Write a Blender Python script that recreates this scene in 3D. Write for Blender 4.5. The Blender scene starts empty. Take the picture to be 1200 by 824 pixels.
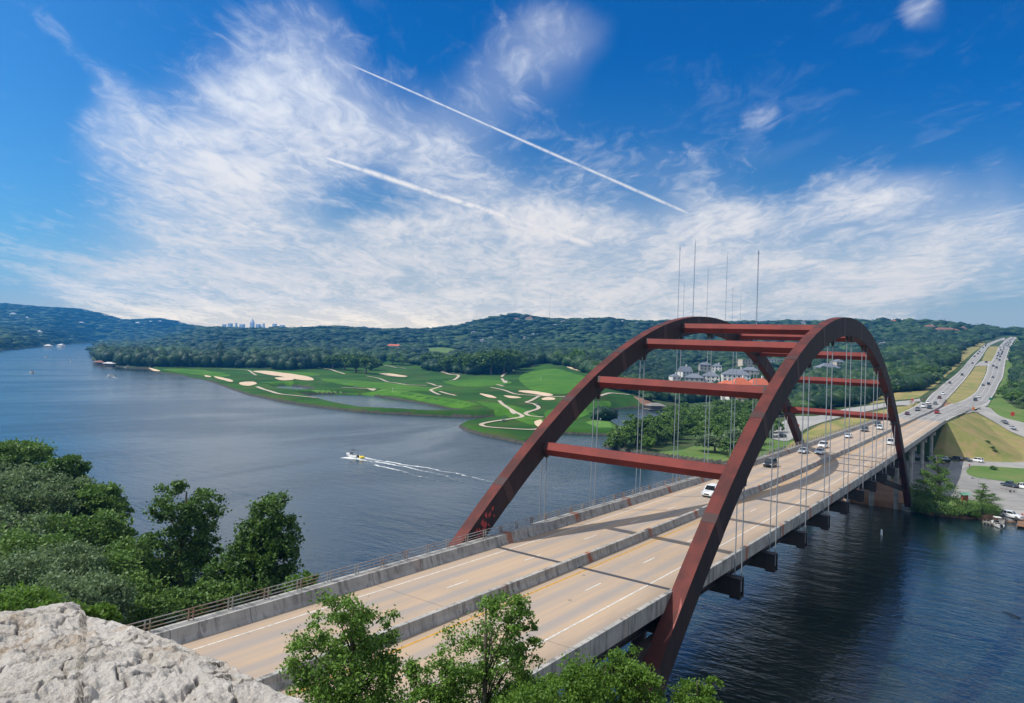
import bpy, bmesh, math, random
import numpy as np
from mathutils import Vector, Matrix, geometry as mgeo

random.seed(7)
RNG = np.random.default_rng(11)
SC = bpy.context.scene
COL = SC.collection
R = math.radians

# ------------------------------------------------------------------ camera
# world frame: X runs along the bridge away from the viewer, Y across it to the left, Z up, lake surface at z = 0
CF, CPY = 821.48, 381.81            # focal length and principal row, in photo pixels (photo is 1200 x 824)
CU, CV, CH = -132.73, -35.619, 39.274
CTH, CPIT, CROL = 0.6218, 0.0375, 0.04286
_f0 = Vector((math.cos(CTH), math.sin(CTH), 0)); _r0 = Vector((math.sin(CTH), -math.cos(CTH), 0)); _u0 = Vector((0, 0, 1))
_fw = _f0 * math.cos(CPIT) + _u0 * math.sin(CPIT)
_u1 = -_f0 * math.sin(CPIT) + _u0 * math.cos(CPIT)
_Ri = _r0 * math.cos(CROL) + _u1 * math.sin(CROL)
_Ui = -_r0 * math.sin(CROL) + _u1 * math.cos(CROL)
cd = bpy.data.cameras.new('camera')
cam = bpy.data.objects.new('camera', cd); COL.objects.link(cam)
cd.sensor_width = 36; cd.lens = CF / 1200 * 36
cd.shift_y = -(412 - CPY) / 1200
cd.clip_start = 0.1; cd.clip_end = 30000
cam.matrix_world = Matrix(((_Ri.x, _Ui.x, -_fw.x, CU), (_Ri.y, _Ui.y, -_fw.y, CV), (_Ri.z, _Ui.z, -_fw.z, CH), (0, 0, 0, 1)))
SC.camera = cam

def ray(x, y):
    """sight line of a photo pixel in (right, forward, up) per unit of forward"""
    X = x - 600; Y = CPY - y
    xx = X * math.cos(CROL) - Y * math.sin(CROL); yy = X * math.sin(CROL) + Y * math.cos(CROL)
    a = xx / CF; b = yy / CF
    fw = math.cos(CPIT) - b * math.sin(CPIT); up = math.sin(CPIT) + b * math.cos(CPIT)
    return a / fw, up / fw
def loc(rt, fw):
    return CU + fw * _f0.x + rt * _r0.x, CV + fw * _f0.y + rt * _r0.y
def atd(x, y, d):
    a, b = ray(x, y); X, Y = loc(a * d, d)
    return Vector((X, Y, CH + b * d))
def atz(x, y, z=0.0):
    a, b = ray(x, y); return atd(x, y, (z - CH) / b)

# ------------------------------------------------------------------ light, sky, exposure
SUN_DIR = Vector((-0.58, 0.56, 1.0)).normalized()          # towards the sun
SUN_EL = math.asin(SUN_DIR.z); SUN_AZ = math.atan2(SUN_DIR.x, SUN_DIR.y)
sl = bpy.data.lights.new('sun', 'SUN'); sl.energy = 3.6; sl.angle = R(0.5); sl.color = (1, 0.95, 0.87)
so = bpy.data.objects.new('sun', sl); COL.objects.link(so); so.rotation_euler = SUN_DIR.to_track_quat('Z', 'Y').to_euler()
so.location = (0, 0, 400)
SC.view_settings.view_transform = 'Standard'; SC.view_settings.look = 'None'
SC.view_settings.exposure = 0.52; SC.view_settings.gamma = 1; SC.view_settings.use_curve_mapping = False
SKY_STRENGTH = 0.125
SC.cycles.max_bounces = 6; SC.cycles.diffuse_bounces = 2; SC.cycles.glossy_bounces = 3; SC.cycles.transmission_bounces = 3
SC.cycles.transparent_max_bounces = 16; SC.cycles.volume_bounces = 0
SC.cycles.use_denoising = True

class NT:
    """small helper to write node trees"""
    def __init__(s, t): s.t = t
    def n(s, k, **kw):
        nd = s.t.nodes.new(k)
        for a, v in kw.items(): setattr(nd, a, v)
        return nd
    def put(s, sock, v):
        if v is None: return
        if hasattr(v, 'is_output'): s.t.links.new(v, sock)
        else: sock.default_value = v
    def m(s, op, a, b=None, c=None, clamp=False):
        nd = s.n('ShaderNodeMath', operation=op, use_clamp=clamp)
        s.put(nd.inputs[0], a); s.put(nd.inputs[1], b); s.put(nd.inputs[2], c)
        return nd.outputs[0]
    def vm(s, op, a, b=None, out=0):
        nd = s.n('ShaderNodeVectorMath', operation=op)
        s.put(nd.inputs[0], a); s.put(nd.inputs[1], b)
        return nd.outputs['Value'] if op in ('DOT_PRODUCT', 'LENGTH') else nd.outputs[0]
    def xyz(s, x, y, z):
        nd = s.n('ShaderNodeCombineXYZ')
        for i, v in enumerate((x, y, z)): s.put(nd.inputs[i], v)
        return nd.outputs[0]
    def noise(s, vec, scale, detail=4, rough=0.55, dist=0.0, lac=2.0):
        nd = s.n('ShaderNodeTexNoise')
        if vec is not None: s.put(nd.inputs['Vector'], vec)
        nd.inputs['Scale'].default_value = scale; nd.inputs['Detail'].default_value = detail
        nd.inputs['Roughness'].default_value = rough; nd.inputs['Distortion'].default_value = dist
        nd.inputs['Lacunarity'].default_value = lac
        return nd.outputs['Fac']
    def smooth(s, v, lo, hi, a=0.0, b=1.0):
        nd = s.n('ShaderNodeMapRange', interpolation_type='SMOOTHSTEP')
        s.put(nd.inputs[0], v)
        for i, q in enumerate((lo, hi, a, b)): s.put(nd.inputs[i + 1], q)
        return nd.outputs[0]
    def mix(s, f, a, b, mode='MIX'):
        nd = s.n('ShaderNodeMix', data_type='RGBA', blend_type=mode)
        s.put(nd.inputs[0], f)
        s.put(nd.inputs[6], a if hasattr(a, 'is_output') else (*a, 1)[:4]); s.put(nd.inputs[7], b if hasattr(b, 'is_output') else (*b, 1)[:4])
        return nd.outputs[2]
    def map(s, vec, scale=(1, 1, 1), rot=(0, 0, 0), loc_=(0, 0, 0)):
        nd = s.n('ShaderNodeMapping'); s.put(nd.inputs[0], vec)
        nd.inputs['Location'].default_value = loc_; nd.inputs['Rotation'].default_value = rot; nd.inputs['Scale'].default_value = scale
        return nd.outputs[0]

def build_sky():
    w = bpy.data.worlds.new('World'); SC.world = w; w.use_nodes = True
    t = w.node_tree; t.nodes.clear(); g = NT(t)
    sky = g.n('ShaderNodeTexSky', sky_type='NISHITA'); sky.sun_disc = False
    sky.sun_elevation = SUN_EL; sky.sun_rotation = SUN_AZ; sky.altitude = 150; sky.air_density = 1.0; sky.dust_density = 1.6; sky.ozone_density = 2.5
    d = g.n('ShaderNodeTexCoord').outputs['Generated']
    sep = g.n('ShaderNodeSeparateXYZ'); g.put(sep.inputs[0], d)
    fw = g.m('MAXIMUM', g.vm('DOT_PRODUCT', d, tuple(_f0)), 0.06)
    rt = g.vm('DOT_PRODUCT', d, tuple(_r0))
    gx = g.m('DIVIDE', rt, fw); gy = g.m('DIVIDE', sep.outputs[2], fw)
    gv = g.xyz(gx, gy, 0.0)
    # cirrus sheet: pattern on a plane high overhead
    zz = g.m('ADD', g.m('MAXIMUM', sep.outputs[2], 0.0), 0.09)
    pl = g.xyz(g.m('DIVIDE', rt, zz), g.m('DIVIDE', g.vm('DOT_PRODUCT', d, tuple(_f0)), zz), 0.0)
    warp = g.n('ShaderNodeTexNoise'); g.put(warp.inputs['Vector'], pl); warp.inputs['Scale'].default_value = 0.9; warp.inputs['Detail'].default_value = 3
    wv = g.vm('SCALE', g.vm('SUBTRACT', warp.outputs['Color'], (0.5, 0.5, 0.5)), None)
    wv.node.inputs['Scale'].default_value = 0.55
    pw = g.vm('ADD', pl, wv)
    st = g.noise(g.map(pw, scale=(1.0, 0.42, 1), rot=(0, 0, R(-18))), 2.3, 9, 0.62, 0.35)
    fine = g.noise(g.map(pw, scale=(1.0, 0.5, 1), rot=(0, 0, R(25))), 13.0, 6, 0.62, 0.6)
    gn = g.n('ShaderNodeTexNoise'); g.put(gn.inputs['Vector'], gv); gn.inputs['Scale'].default_value = 5.0; gn.inputs['Detail'].default_value = 4
    gw = g.vm('SCALE', g.vm('SUBTRACT', gn.outputs['Color'], (0.5, 0.5, 0.5)), None); gw.node.inputs['Scale'].default_value = 0.12
    gvw = g.vm('ADD', gv, gw)
    # where the clouds lie: centre (as seen from the overlook), radii in tangent units, tilt, weight
    lobes = [(372, 50, .14, .10, 0, .55), (300, 165, .16, .12, 20, .66), (165, 185, .10, .055, -32, .55), (262, 275, .14, .09, 25, .74),
             (300, 345, .22, .05, 0, .95), (470, 318, .24, .065, 0, 1.0), (500, 352, .36, .05, 0, 1.0), (650, 300, .24, .07, -8, .85),
             (560, 120, .14, .06, 40, .42), (655, 38, .08, .06, 20, .62), (500, 190, .20, .06, -18, .48), (700, 170, .2, .06, -25, .26), (1120, 210, .2, .05, 10, .34), (1190, 280, .12, .05, 8, .5), (60, 335, .16, .05, 0, .26), (60, 260, .16, .05, 10, .20), (820, 200, .15, .05, 0, .25), (770, 330, .2, .055, 0, .72),
             (862, 262, .08, .03, 0, .55), (893, 132, .045, .03, 45, .62), (960, 165, .09, .02, 12, .38), (1078, 22, .045, .05, 0, .70),
             (1005, 238, .10, .032, 12, .72), (1095, 282, .16, .05, 12, .55), (1130, 330, .18, .03, 8, .42), (960, 325, .18, .045, 5, .55),
             (135, 112, .05, .03, -60, .42), (60, 25, .09, .02, -35, .42), (160, 298, .03, .008, 0, .4), (210, 330, .05, .012, -20, .5),
             (425, 248, .10, .045, 0, -.55), (470, 30, .06, .08, 30, -.35), (950, 60, .2, .1, 0, -.2)]
    acc = None
    for (px, py, rx, ry, ang, wt) in lobes:
        a, b = ray(px, py)
        mp = g.n('ShaderNodeMapping', vector_type='TEXTURE'); g.put(mp.inputs[0], gvw)
        mp.inputs['Location'].default_value = (a, b, 0); mp.inputs['Rotation'].default_value = (0, 0, R(ang)); mp.inputs['Scale'].default_value = (rx, ry, 1)
        q = g.vm('DOT_PRODUCT', mp.outputs[0], mp.outputs[0])
        e = g.m('MULTIPLY', g.m('POWER', 2.718, g.m('MULTIPLY', q, -0.75)), wt)
        acc = e if acc is None else g.m('ADD', acc, e)
    # unseen thin cloud added behind, overhead and far right, to brighten fill and water
    fdot = g.vm('DOT_PRODUCT', d, tuple(_f0))
    sheet = g.m('MAXIMUM', g.smooth(fdot, 0.30, -0.15), g.m('MAXIMUM', g.smooth(sep.outputs[2], 0.435, 0.50), g.smooth(gx, 0.85, 1.2)))
    cov = g.m('MINIMUM', g.m('MAXIMUM', g.m('MAXIMUM', acc, 0.17), g.m('MULTIPLY', sheet, 1.1)), 1.15)
    # condensation trails: long thin lines across the sheet
    trail = None
    for (x0, y0, x1, y1, wd, wt, ww) in [(398, 70, 822, 257, .0017, .82, .010), (368, 181, 705, 291, .0052, 1.0, .025), (850, 270, 893, 289, .0020, .6, .008)]:
        a0, b0 = ray(x0, y0); a1, b1 = ray(x1, y1); ln = math.hypot(a1 - a0, b1 - b0)
        gt = g.vm('ADD', gv, g.vm('MULTIPLY', gw, (ww, ww * 1.5, 0)))
        mp = g.n('ShaderNodeMapping', vector_type='TEXTURE'); g.put(mp.inputs[0], gt)
        mp.inputs['Location'].default_value = ((a0 + a1) / 2, (b0 + b1) / 2, 0); mp.inputs['Rotation'].default_value = (0, 0, math.atan2(b1 - b0, a1 - a0)); mp.inputs['Scale'].default_value = (ln / 2, wd, 1)
        sp = g.n('ShaderNodeSeparateXYZ'); g.put(sp.inputs[0], mp.outputs[0])
        endf = g.smooth(g.m('ABSOLUTE', sp.outputs[0]), 1.04, 0.86)
        wid = g.m('MULTIPLY_ADD', sp.outputs[0], 0.45, 1.0)
        yq = g.m('DIVIDE', sp.outputs[1], wid)
        cr = g.m('POWER', 2.718, g.m('MULTIPLY', g.m('MULTIPLY', yq, yq), -0.9))
        puff = g.noise(g.map(gv, scale=(1, 1, 1)), 60.0, 4, 0.6)
        e = g.m('MULTIPLY', g.m('MULTIPLY', cr, endf), g.m('MULTIPLY', g.smooth(puff, 0.25, 0.55, 0.45, 1.0), wt))
        trail = e if trail is None else g.m('MAXIMUM', trail, e)
    val = g.m('ADD', g.m('MULTIPLY', cov, 0.50), g.m('ADD', g.m('MULTIPLY', g.m('SUBTRACT', st, 0.5), 1.9), g.m('MULTIPLY', g.m('SUBTRACT', fine, 0.5), 1.25)))
    dens = g.m('MULTIPLY', g.smooth(val, 0.10, 1.0), g.smooth(cov, 0.02, 0.45))
    veil = g.m('MULTIPLY', g.smooth(cov, 0.25, 1.1), 0.36)
    alpha = g.m('MINIMUM', g.m('ADD', g.m('MULTIPLY', dens, 0.58), veil), 0.93)
    alpha = g.m('MAXIMUM', alpha, trail)
    low = g.smooth(gy, 0.05, 0.42)
    ccol = g.mix(low, (5.9, 5.25, 4.5), (5.1, 5.25, 5.5))
    ccol = g.mix(g.smooth(gy, -0.02, 0.12), (13.2, 10.3, 5.9), ccol)
    alpha = g.m('MAXIMUM', alpha, g.m('MULTIPLY', g.smooth(gy, 0.17, 0.0), g.smooth(g.m('ABSOLUTE', g.m('ADD', gx, 0.08)), 0.20, 0.70, 0.66, 0.22)))
    hs = g.n('ShaderNodeHueSaturation'); g.put(hs.inputs['Color'], sky.outputs[0]); hs.inputs['Saturation'].default_value = SKY_SAT
    tint = g.mix(g.smooth(gy, 0.02, 0.46), SKY_LOW, SKY_HIGH)
    tint = g.mix(g.m('MULTIPLY', g.smooth(gx, -.15, -.75), 0.8), tint, (0.30, 0.62, 0.80))
    base = g.mix(1.0, hs.outputs[0], tint, 'MULTIPLY')
    colr = g.mix(alpha, base, ccol)
    bg = g.n('ShaderNodeBackground'); g.put(bg.inputs[0], colr); bg.inputs[1].default_value = SKY_STRENGTH
    out = g.n('ShaderNodeOutputWorld'); t.links.new(bg.outputs[0], out.inputs[0])
SKY_SAT = 1.35
SKY_LOW = (0.74, 0.66, 0.58); SKY_HIGH = (0.02, 0.41, 0.68)
build_sky()

# ------------------------------------------------------------------ numpy noise
def _hash(ix, iy, iz, seed):
    h = (ix * 374761393 + iy * 668265263 + iz * 2147483647 + seed * 974634541) & 0xFFFFFFFF
    h = ((h ^ (h >> 13)) * 1274126177) & 0xFFFFFFFF
    return ((h ^ (h >> 16)) & 0xFFFFFF) / float(0xFFFFFF)
def vnoise(x, y, z=0.0, seed=0):
    x = np.asarray(x, float); y = np.asarray(y, float); z = np.zeros_like(x) + z
    ix, iy, iz = np.floor(x).astype(np.int64), np.floor(y).astype(np.int64), np.floor(z).astype(np.int64)
    fx, fy, fz = x - ix, y - iy, z - iz
    fx = fx * fx * (3 - 2 * fx); fy = fy * fy * (3 - 2 * fy); fz = fz * fz * (3 - 2 * fz)
    r = 0
    for dx in (0, 1):
        for dy in (0, 1):
            for dz in (0, 1):
                w = (fx if dx else 1 - fx) * (fy if dy else 1 - fy) * (fz if dz else 1 - fz)
                r = r + w * _hash(ix + dx, iy + dy, iz + dz, seed)
    return r * 2 - 1
def fbm(x, y, z=0.0, seed=0, oct=4, gain=0.5):
    r, a, f = 0, 1.0, 1.0
    for k in range(oct):
        r = r + a * vnoise(np.asarray(x) * f, np.asarray(y) * f, np.asarray(z) * f, seed + k * 17); a *= gain; f *= 2.03
    return r

# ------------------------------------------------------------------ materials
MATS = {}
def mat(name, col=(0.5, 0.5, 0.5), rough=0.8, var=0.0, vscale=1.0, col2=None, bump=0.0, bscale=10.0, metal=0.0, detail=5, stretch=(1, 1, 1), emit=None, world=False, coat=0.0, spec=0.5):
    m = bpy.data.materials.new(name); m.use_nodes = True; MATS[name] = m
    t = m.node_tree; g = NT(t); b = t.nodes['Principled BSDF']
    b.inputs['Roughness'].default_value = rough; b.inputs['Metallic'].default_value = metal
    b.inputs['Specular IOR Level'].default_value = spec
    if coat: b.inputs['Coat Weight'].default_value = coat; b.inputs['Coat Roughness'].default_value = 0.05
    vec = g.n('ShaderNodeNewGeometry').outputs['Position'] if world else g.n('ShaderNodeTexCoord').outputs['Object']
    if var > 0 or col2:
        n = g.noise(g.map(vec, scale=stretch), vscale, detail, 0.6)
        c2 = col2 or tuple(max(0, c * (1 - var)) for c in col)
        g.put(b.inputs['Base Color'], g.mix(g.smooth(n, 0.36, 0.64), col, c2))
    else: b.inputs['Base Color'].default_value = (*col, 1)
    if bump:
        bn = g.n('ShaderNodeBump'); bn.inputs['Strength'].default_value = bump; bn.inputs['Distance'].default_value = 0.05
        g.put(bn.inputs['Height'], g.noise(g.map(vec, scale=stretch), bscale, 6, 0.65)); t.links.new(bn.outputs[0], b.inputs['Normal'])
    return m
def nodes_of(m): return NT(m.node_tree), m.node_tree.nodes['Principled BSDF']

def m_leaf(name, c1, c2, trans=0.35):
    m = bpy.data.materials.new(name); m.use_nodes = True; MATS[name] = m
    g, b = nodes_of(m); t = m.node_tree
    at = g.n('ShaderNodeAttribute'); at.attribute_name = 'tone'
    c = g.mix(at.outputs['Fac'], c1, c2)
    g.put(b.inputs['Base Color'], c); b.inputs['Roughness'].default_value = 0.55; b.inputs['Specular IOR Level'].default_value = 0.25
    tr = g.n('ShaderNodeBsdfTranslucent'); g.put(tr.inputs[0], g.mix(0.5, c, (c2[0] * 1.3, c2[1] * 1.3, c2[2] * 0.8)))
    ms = g.n('ShaderNodeMixShader'); ms.inputs[0].default_value = trans
    t.links.new(b.outputs[0], ms.inputs[1]); t.links.new(tr.outputs[0], ms.inputs[2])
    t.links.new(ms.outputs[0], t.nodes['Material Output'].inputs[0])
    return m

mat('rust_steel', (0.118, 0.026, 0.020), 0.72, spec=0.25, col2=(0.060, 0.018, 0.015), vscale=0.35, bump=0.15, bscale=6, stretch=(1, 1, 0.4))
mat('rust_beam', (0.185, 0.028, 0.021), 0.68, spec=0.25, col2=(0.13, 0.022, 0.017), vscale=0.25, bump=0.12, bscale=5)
mat('web_shade_steel', (0.034, 0.018, 0.018), 0.72, spec=0.25, col2=(0.020, 0.014, 0.015), vscale=0.9, bump=0.15, bscale=6, stretch=(1, 1, 0.2))  # rib steel darkened so the web faces carry their shade in the colour
mat('splice', (0.048, 0.016, 0.014), 0.7, col2=(0.032, 0.013, 0.012), vscale=1.5)
mat('dark_steel', (0.035, 0.026, 0.026), 0.6, col2=(0.022, 0.02, 0.022), vscale=0.6)
mat('cable', (0.30, 0.33, 0.36), 0.45, metal=0.4)
mat('galv', (0.30, 0.31, 0.31), 0.5, var=0.35, vscale=0.7, metal=0.3, col2=(0.24, 0.15, 0.10))
mat('concrete_old', (0.30, 0.285, 0.26), 0.85, col2=(0.15, 0.145, 0.135), vscale=0.9, bump=0.3, bscale=8, stretch=(0.35, 1, 2.2))
mat('concrete_pale', (0.36, 0.35, 0.33), 0.85, col2=(0.24, 0.235, 0.225), vscale=0.7, bump=0.25, bscale=6)
mat('paint_white', (0.62, 0.61, 0.57), 0.7, var=0.35, vscale=3)
mat('paint_yellow', (0.52, 0.27, 0.03), 0.7, var=0.3, vscale=3)
mat('rubber', (0.02, 0.02, 0.02), 0.8)
mat('car_glass', (0.015, 0.02, 0.024), 0.06, coat=0.0, spec=0.8)
mat('lamp_lens', (0.75, 0.75, 0.72), 0.1)
mat('lamp_red', (0.35, 0.01, 0.01), 0.2)
mat('chrome', (0.5, 0.5, 0.5), 0.25, metal=0.9)
for nm, c in dict(white=(0.72, 0.73, 0.73), silver=(0.36, 0.38, 0.40), black=(0.012, 0.013, 0.016), dark=(0.035, 0.042, 0.055), gray=(0.14, 0.15, 0.16), red=(0.30, 0.015, 0.015), blue=(0.03, 0.07, 0.16), maroon=(0.10, 0.012, 0.016)).items():
    mat('car_' + nm, c, 0.28, coat=0.6)
mat('bark', (0.10, 0.08, 0.06), 0.9, var=0.4, vscale=6, bump=0.5, bscale=14, stretch=(1, 1, 0.3))
mat('asphalt', (0.16, 0.152, 0.145), 0.9, col2=(0.11, 0.105, 0.10), vscale=0.05, bump=0.1, bscale=20)
mat('asphalt_pale', (0.30, 0.285, 0.265), 0.9, col2=(0.235, 0.225, 0.21), vscale=0.06)
mat('path', (0.42, 0.35, 0.27), 0.9, var=0.15, vscale=0.1)
mat('path_grey', (0.34, 0.33, 0.32), 0.9, var=0.15, vscale=0.1)
mat('sand', (0.56, 0.42, 0.28), 0.95, var=0.12, vscale=0.2)
mat('dirt', (0.24, 0.125, 0.07), 0.95, var=0.3, vscale=0.15)
mat('wood_grey', (0.22, 0.20, 0.18), 0.85, var=0.3, vscale=2, stretch=(0.3, 3, 3))
mat('wood_red', (0.33, 0.07, 0.03), 0.8, var=0.3, vscale=2)
mat('roof_slate', (0.15, 0.165, 0.20), 0.7, var=0.25, vscale=0.6)
mat('roof_orange', (0.50, 0.115, 0.045), 0.75, var=0.25, vscale=0.7)
mat('roof_brown', (0.22, 0.10, 0.07), 0.8, var=0.25, vscale=0.5)
mat('roof_white', (0.55, 0.55, 0.54), 0.7, var=0.1, vscale=0.5)
mat('roof_green', (0.14, 0.32, 0.24), 0.7, var=0.15, vscale=1)
mat('wall_white', (0.62, 0.60, 0.55), 0.85, var=0.08, vscale=0.3)
mat('wall_cream', (0.50, 0.44, 0.34), 0.85, var=0.1, vscale=0.3)
mat('wall_stone', (0.33, 0.31, 0.28), 0.85, var=0.2, vscale=0.5)
mat('window_glass', (0.03, 0.04, 0.05), 0.1)
mat('tower_glass', (0.42, 0.45, 0.48), 0.4)
mat('mast', (0.28, 0.28, 0.30), 0.6)
mat('hull_white', (0.70, 0.70, 0.68), 0.3, coat=0.4)
mat('canvas_dark', (0.02, 0.025, 0.035), 0.8)
mat('yellow', (0.70, 0.50, 0.02), 0.5)
mat('orange', (0.75, 0.22, 0.02), 0.6)
mat('sign_red', (0.60, 0.04, 0.02), 0.6)
mat('sign_green', (0.02, 0.22, 0.12), 0.6)
mat('skin', (0.45, 0.27, 0.18), 0.6)
mat('cloth_red', (0.40, 0.05, 0.05), 0.9)
mat('cloth_blue', (0.05, 0.09, 0.20), 0.9)
mat('cloth_pale', (0.5, 0.5, 0.48), 0.9)
mat('graffiti_paint', (0.36, 0.028, 0.025), 0.6, col2=(0.25, 0.02, 0.02), vscale=2)
mat('primer', (0.24, 0.05, 0.035), 0.6, var=0.3, vscale=2)
m_leaf('leaf_far', (0.006, 0.027, 0.009), (0.046, 0.094, 0.018), 0.10)
m_leaf('leaf_mid', (0.040, 0.100, 0.022), (0.150, 0.250, 0.050), 0.25)
m_leaf('leaf_near', (0.026, 0.072, 0.014), (0.170, 0.300, 0.046), 0.28)
m_leaf('leaf_dark', (0.020, 0.060, 0.014), (0.105, 0.190, 0.034), 0.22)
m_leaf('leaf_grey', (0.075, 0.130, 0.060), (0.185, 0.260, 0.125), 0.30)
m_leaf('leaf_bright', (0.050, 0.120, 0.016), (0.150, 0.260, 0.040), 0.40)
m_leaf('leaf_yellow', (0.16, 0.19, 0.02), (0.30, 0.30, 0.04), 0.35)

# ------------------------------------------------------------------ mesh helpers
def raw_mesh(name, V, F, material=None, tone=None, smooth=False, mat_idx=None, mats=None):
    """V (n,3) array, F (m,k) array of equal-size polygons or list"""
    me = bpy.data.meshes.new(name)
    V = np.asarray(V, np.float32)
    if isinstance(F, np.ndarray):
        m, k = F.shape
        me.vertices.add(len(V)); me.vertices.foreach_set('co', V.ravel())
        me.loops.add(m * k); me.loops.foreach_set('vertex_index', F.astype(np.int32).ravel())
        me.polygons.add(m); me.polygons.foreach_set('loop_start', np.arange(m, dtype=np.int32) * k)
        me.update(calc_edges=True)
    else:
        me.from_pydata([tuple(v) for v in V], [], F); me.update()
    if tone is not None:
        a = me.attributes.new('tone', 'FLOAT', 'POINT'); a.data.foreach_set('value', np.asarray(tone, np.float32))
    for mm in (mats or ([material] if material else [])):
        me.materials.append(MATS[mm] if isinstance(mm, str) else mm)
    if mat_idx is not None: me.polygons.foreach_set('material_index', np.asarray(mat_idx, np.int32))
    if smooth: me.polygons.foreach_set('use_smooth', np.ones(len(me.polygons), bool))
    return me
def link(name, me, parent=None, loc_=None):
    o = bpy.data.objects.new(name, me); COL.objects.link(o)
    if parent: o.parent = parent
    if loc_ is not None: o.location = loc_
    return o
def tag(o, label=None, cat=None, group=None, kind=None):
    if label: o['label'] = label
    if cat: o['category'] = cat
    if group: o['group'] = group
    if kind: o['kind'] = kind
    return o
def thing(name, loc_=(0, 0, 0), rz=0.0, label=None, cat=None, group=None):
    o = bpy.data.objects.new(name, None); COL.objects.link(o); o.location = loc_; o.rotation_euler = (0, 0, rz)
    o.empty_display_size = 0.5
    return tag(o, label, cat, group)
def copy_tree(o, parent=None):
    c = o.copy(); COL.objects.link(c)
    if parent: c.parent = parent
    for ch in list(o.children): copy_tree(ch, c)
    return c

class MB:
    """collects simple solids, links them as ONE mesh object"""
    def __init__(s): s.v = []; s.f = []; s.mi = []
    def add(s, vs, fs, mi=0):
        k = len(s.v); s.v += [tuple(v) for v in vs]; s.f += [tuple(i + k for i in f) for f in fs]; s.mi += [mi] * len(fs); return s
    def box(s, c, size, rz=0.0, mi=0, taper=(1, 1)):
        x, y, z = (q / 2 for q in size); ca, sa = math.cos(rz), math.sin(rz); vs = []
        for k, (i, j) in enumerate(((-1, -1), (1, -1), (1, 1), (-1, 1))):
            vs.append((i * x, j * y, -z))
        for k, (i, j) in enumerate(((-1, -1), (1, -1), (1, 1), (-1, 1))):
            vs.append((i * x * taper[0], j * y * taper[1], z))
        vs = [(c[0] + a * ca - b * sa, c[1] + a * sa + b * ca, c[2] + d) for a, b, d in vs]
        return s.add(vs, [(3, 2, 1, 0), (4, 5, 6, 7), (0, 1, 5, 4), (1, 2, 6, 5), (2, 3, 7, 6), (3, 0, 4, 7)], mi)
    def bar(s, p, q, w, h=None, up=(0, 0, 1), mi=0):
        """rectangular bar from p to q: w across, h along up"""
        p, q = Vector(p), Vector(q); h = h or w; d = (q - p).normalized(); up = Vector(up)
        a = d.cross(up)
        if a.length < 1e-4: a = d.cross(Vector((1, 0, 0)))
        a.normalize(); b = a.cross(d).normalized(); vs = []
        for o in (p, q):
            for i, j in ((-1, -1), (1, -1), (1, 1), (-1, 1)): vs.append(o + a * (i * w / 2) + b * (j * h / 2))
        return s.add(vs, [(0, 1, 2, 3), (7, 6, 5, 4), (0, 4, 5, 1), (1, 5, 6, 2), (2, 6, 7, 3), (3, 7, 4, 0)], mi)
    def tube(s, pts, rad, n=8, mi=0, caps=True):
        pts = [Vector(p) for p in pts]; rad = rad if hasattr(rad, '__len__') else [rad] * len(pts); vs = []; fs = []
        for k, p in enumerate(pts):
            d = (pts[min(k + 1, len(pts) - 1)] - pts[max(k - 1, 0)]).normalized()
            a = d.cross(Vector((0.31, 0.17, 0.93)) if abs(d.z) < 0.9 else Vector((1, 0, 0))).normalized(); b = d.cross(a)
            for i in range(n):
                t = 2 * math.pi * i / n; vs.append(p + (a * math.cos(t) + b * math.sin(t)) * rad[k])
        for k in range(len(pts) - 1):
            for i in range(n):
                j = (i + 1) % n; fs.append((k * n + i, k * n + j, (k + 1) * n + j, (k + 1) * n + i))
        if caps: fs += [tuple(range(n))[::-1], tuple((len(pts) - 1) * n + i for i in range(n))]
        return s.add(vs, fs, mi)
    def loft(s, secs, mi=0, caps=True, closed=True):
        n = len(secs[0]); vs = [v for q in secs for v in q]; fs = []
        for k in range(len(secs) - 1):
            for i in range(n if closed else n - 1):
                j = (i + 1) % n; fs.append((k * n + i, k * n + j, (k + 1) * n + j, (k + 1) * n + i))
        if caps: fs += [tuple(range(n))[::-1], tuple((len(secs) - 1) * n + i for i in range(n))]
        return s.add(vs, fs, mi)
    def mesh(s, name, mats, smooth=False, bevel=0.0, bseg=2):
        me = bpy.data.meshes.new(name); me.from_pydata(s.v, [], s.f)
        bm = bmesh.new(); bm.from_mesh(me)
        bmesh.ops.recalc_face_normals(bm, faces=bm.faces)
        bm.to_mesh(me); bm.free()
        for m in ([mats] if isinstance(mats, str) else mats): me.materials.append(MATS[m])
        me.polygons.foreach_set('material_index', np.asarray(s.mi, np.int32))
        if bevel:
            bm = bmesh.new(); bm.from_mesh(me)
            es = [e for e in bm.edges if len(e.link_faces) == 2 and e.calc_face_angle(0) > 0.5]
            bmesh.ops.bevel(bm, geom=es, offset=bevel, segments=bseg, profile=0.6, affect='EDGES', clamp_overlap=True)
            bm.to_mesh(me); bm.free()
        if smooth: me.polygons.foreach_set('use_smooth', np.ones(len(me.polygons), bool))
        return me
    def build(s, name, mats, parent=None, smooth=False, bevel=0.0):
        return link(name, s.mesh(name, mats, smooth, bevel), parent)

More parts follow.
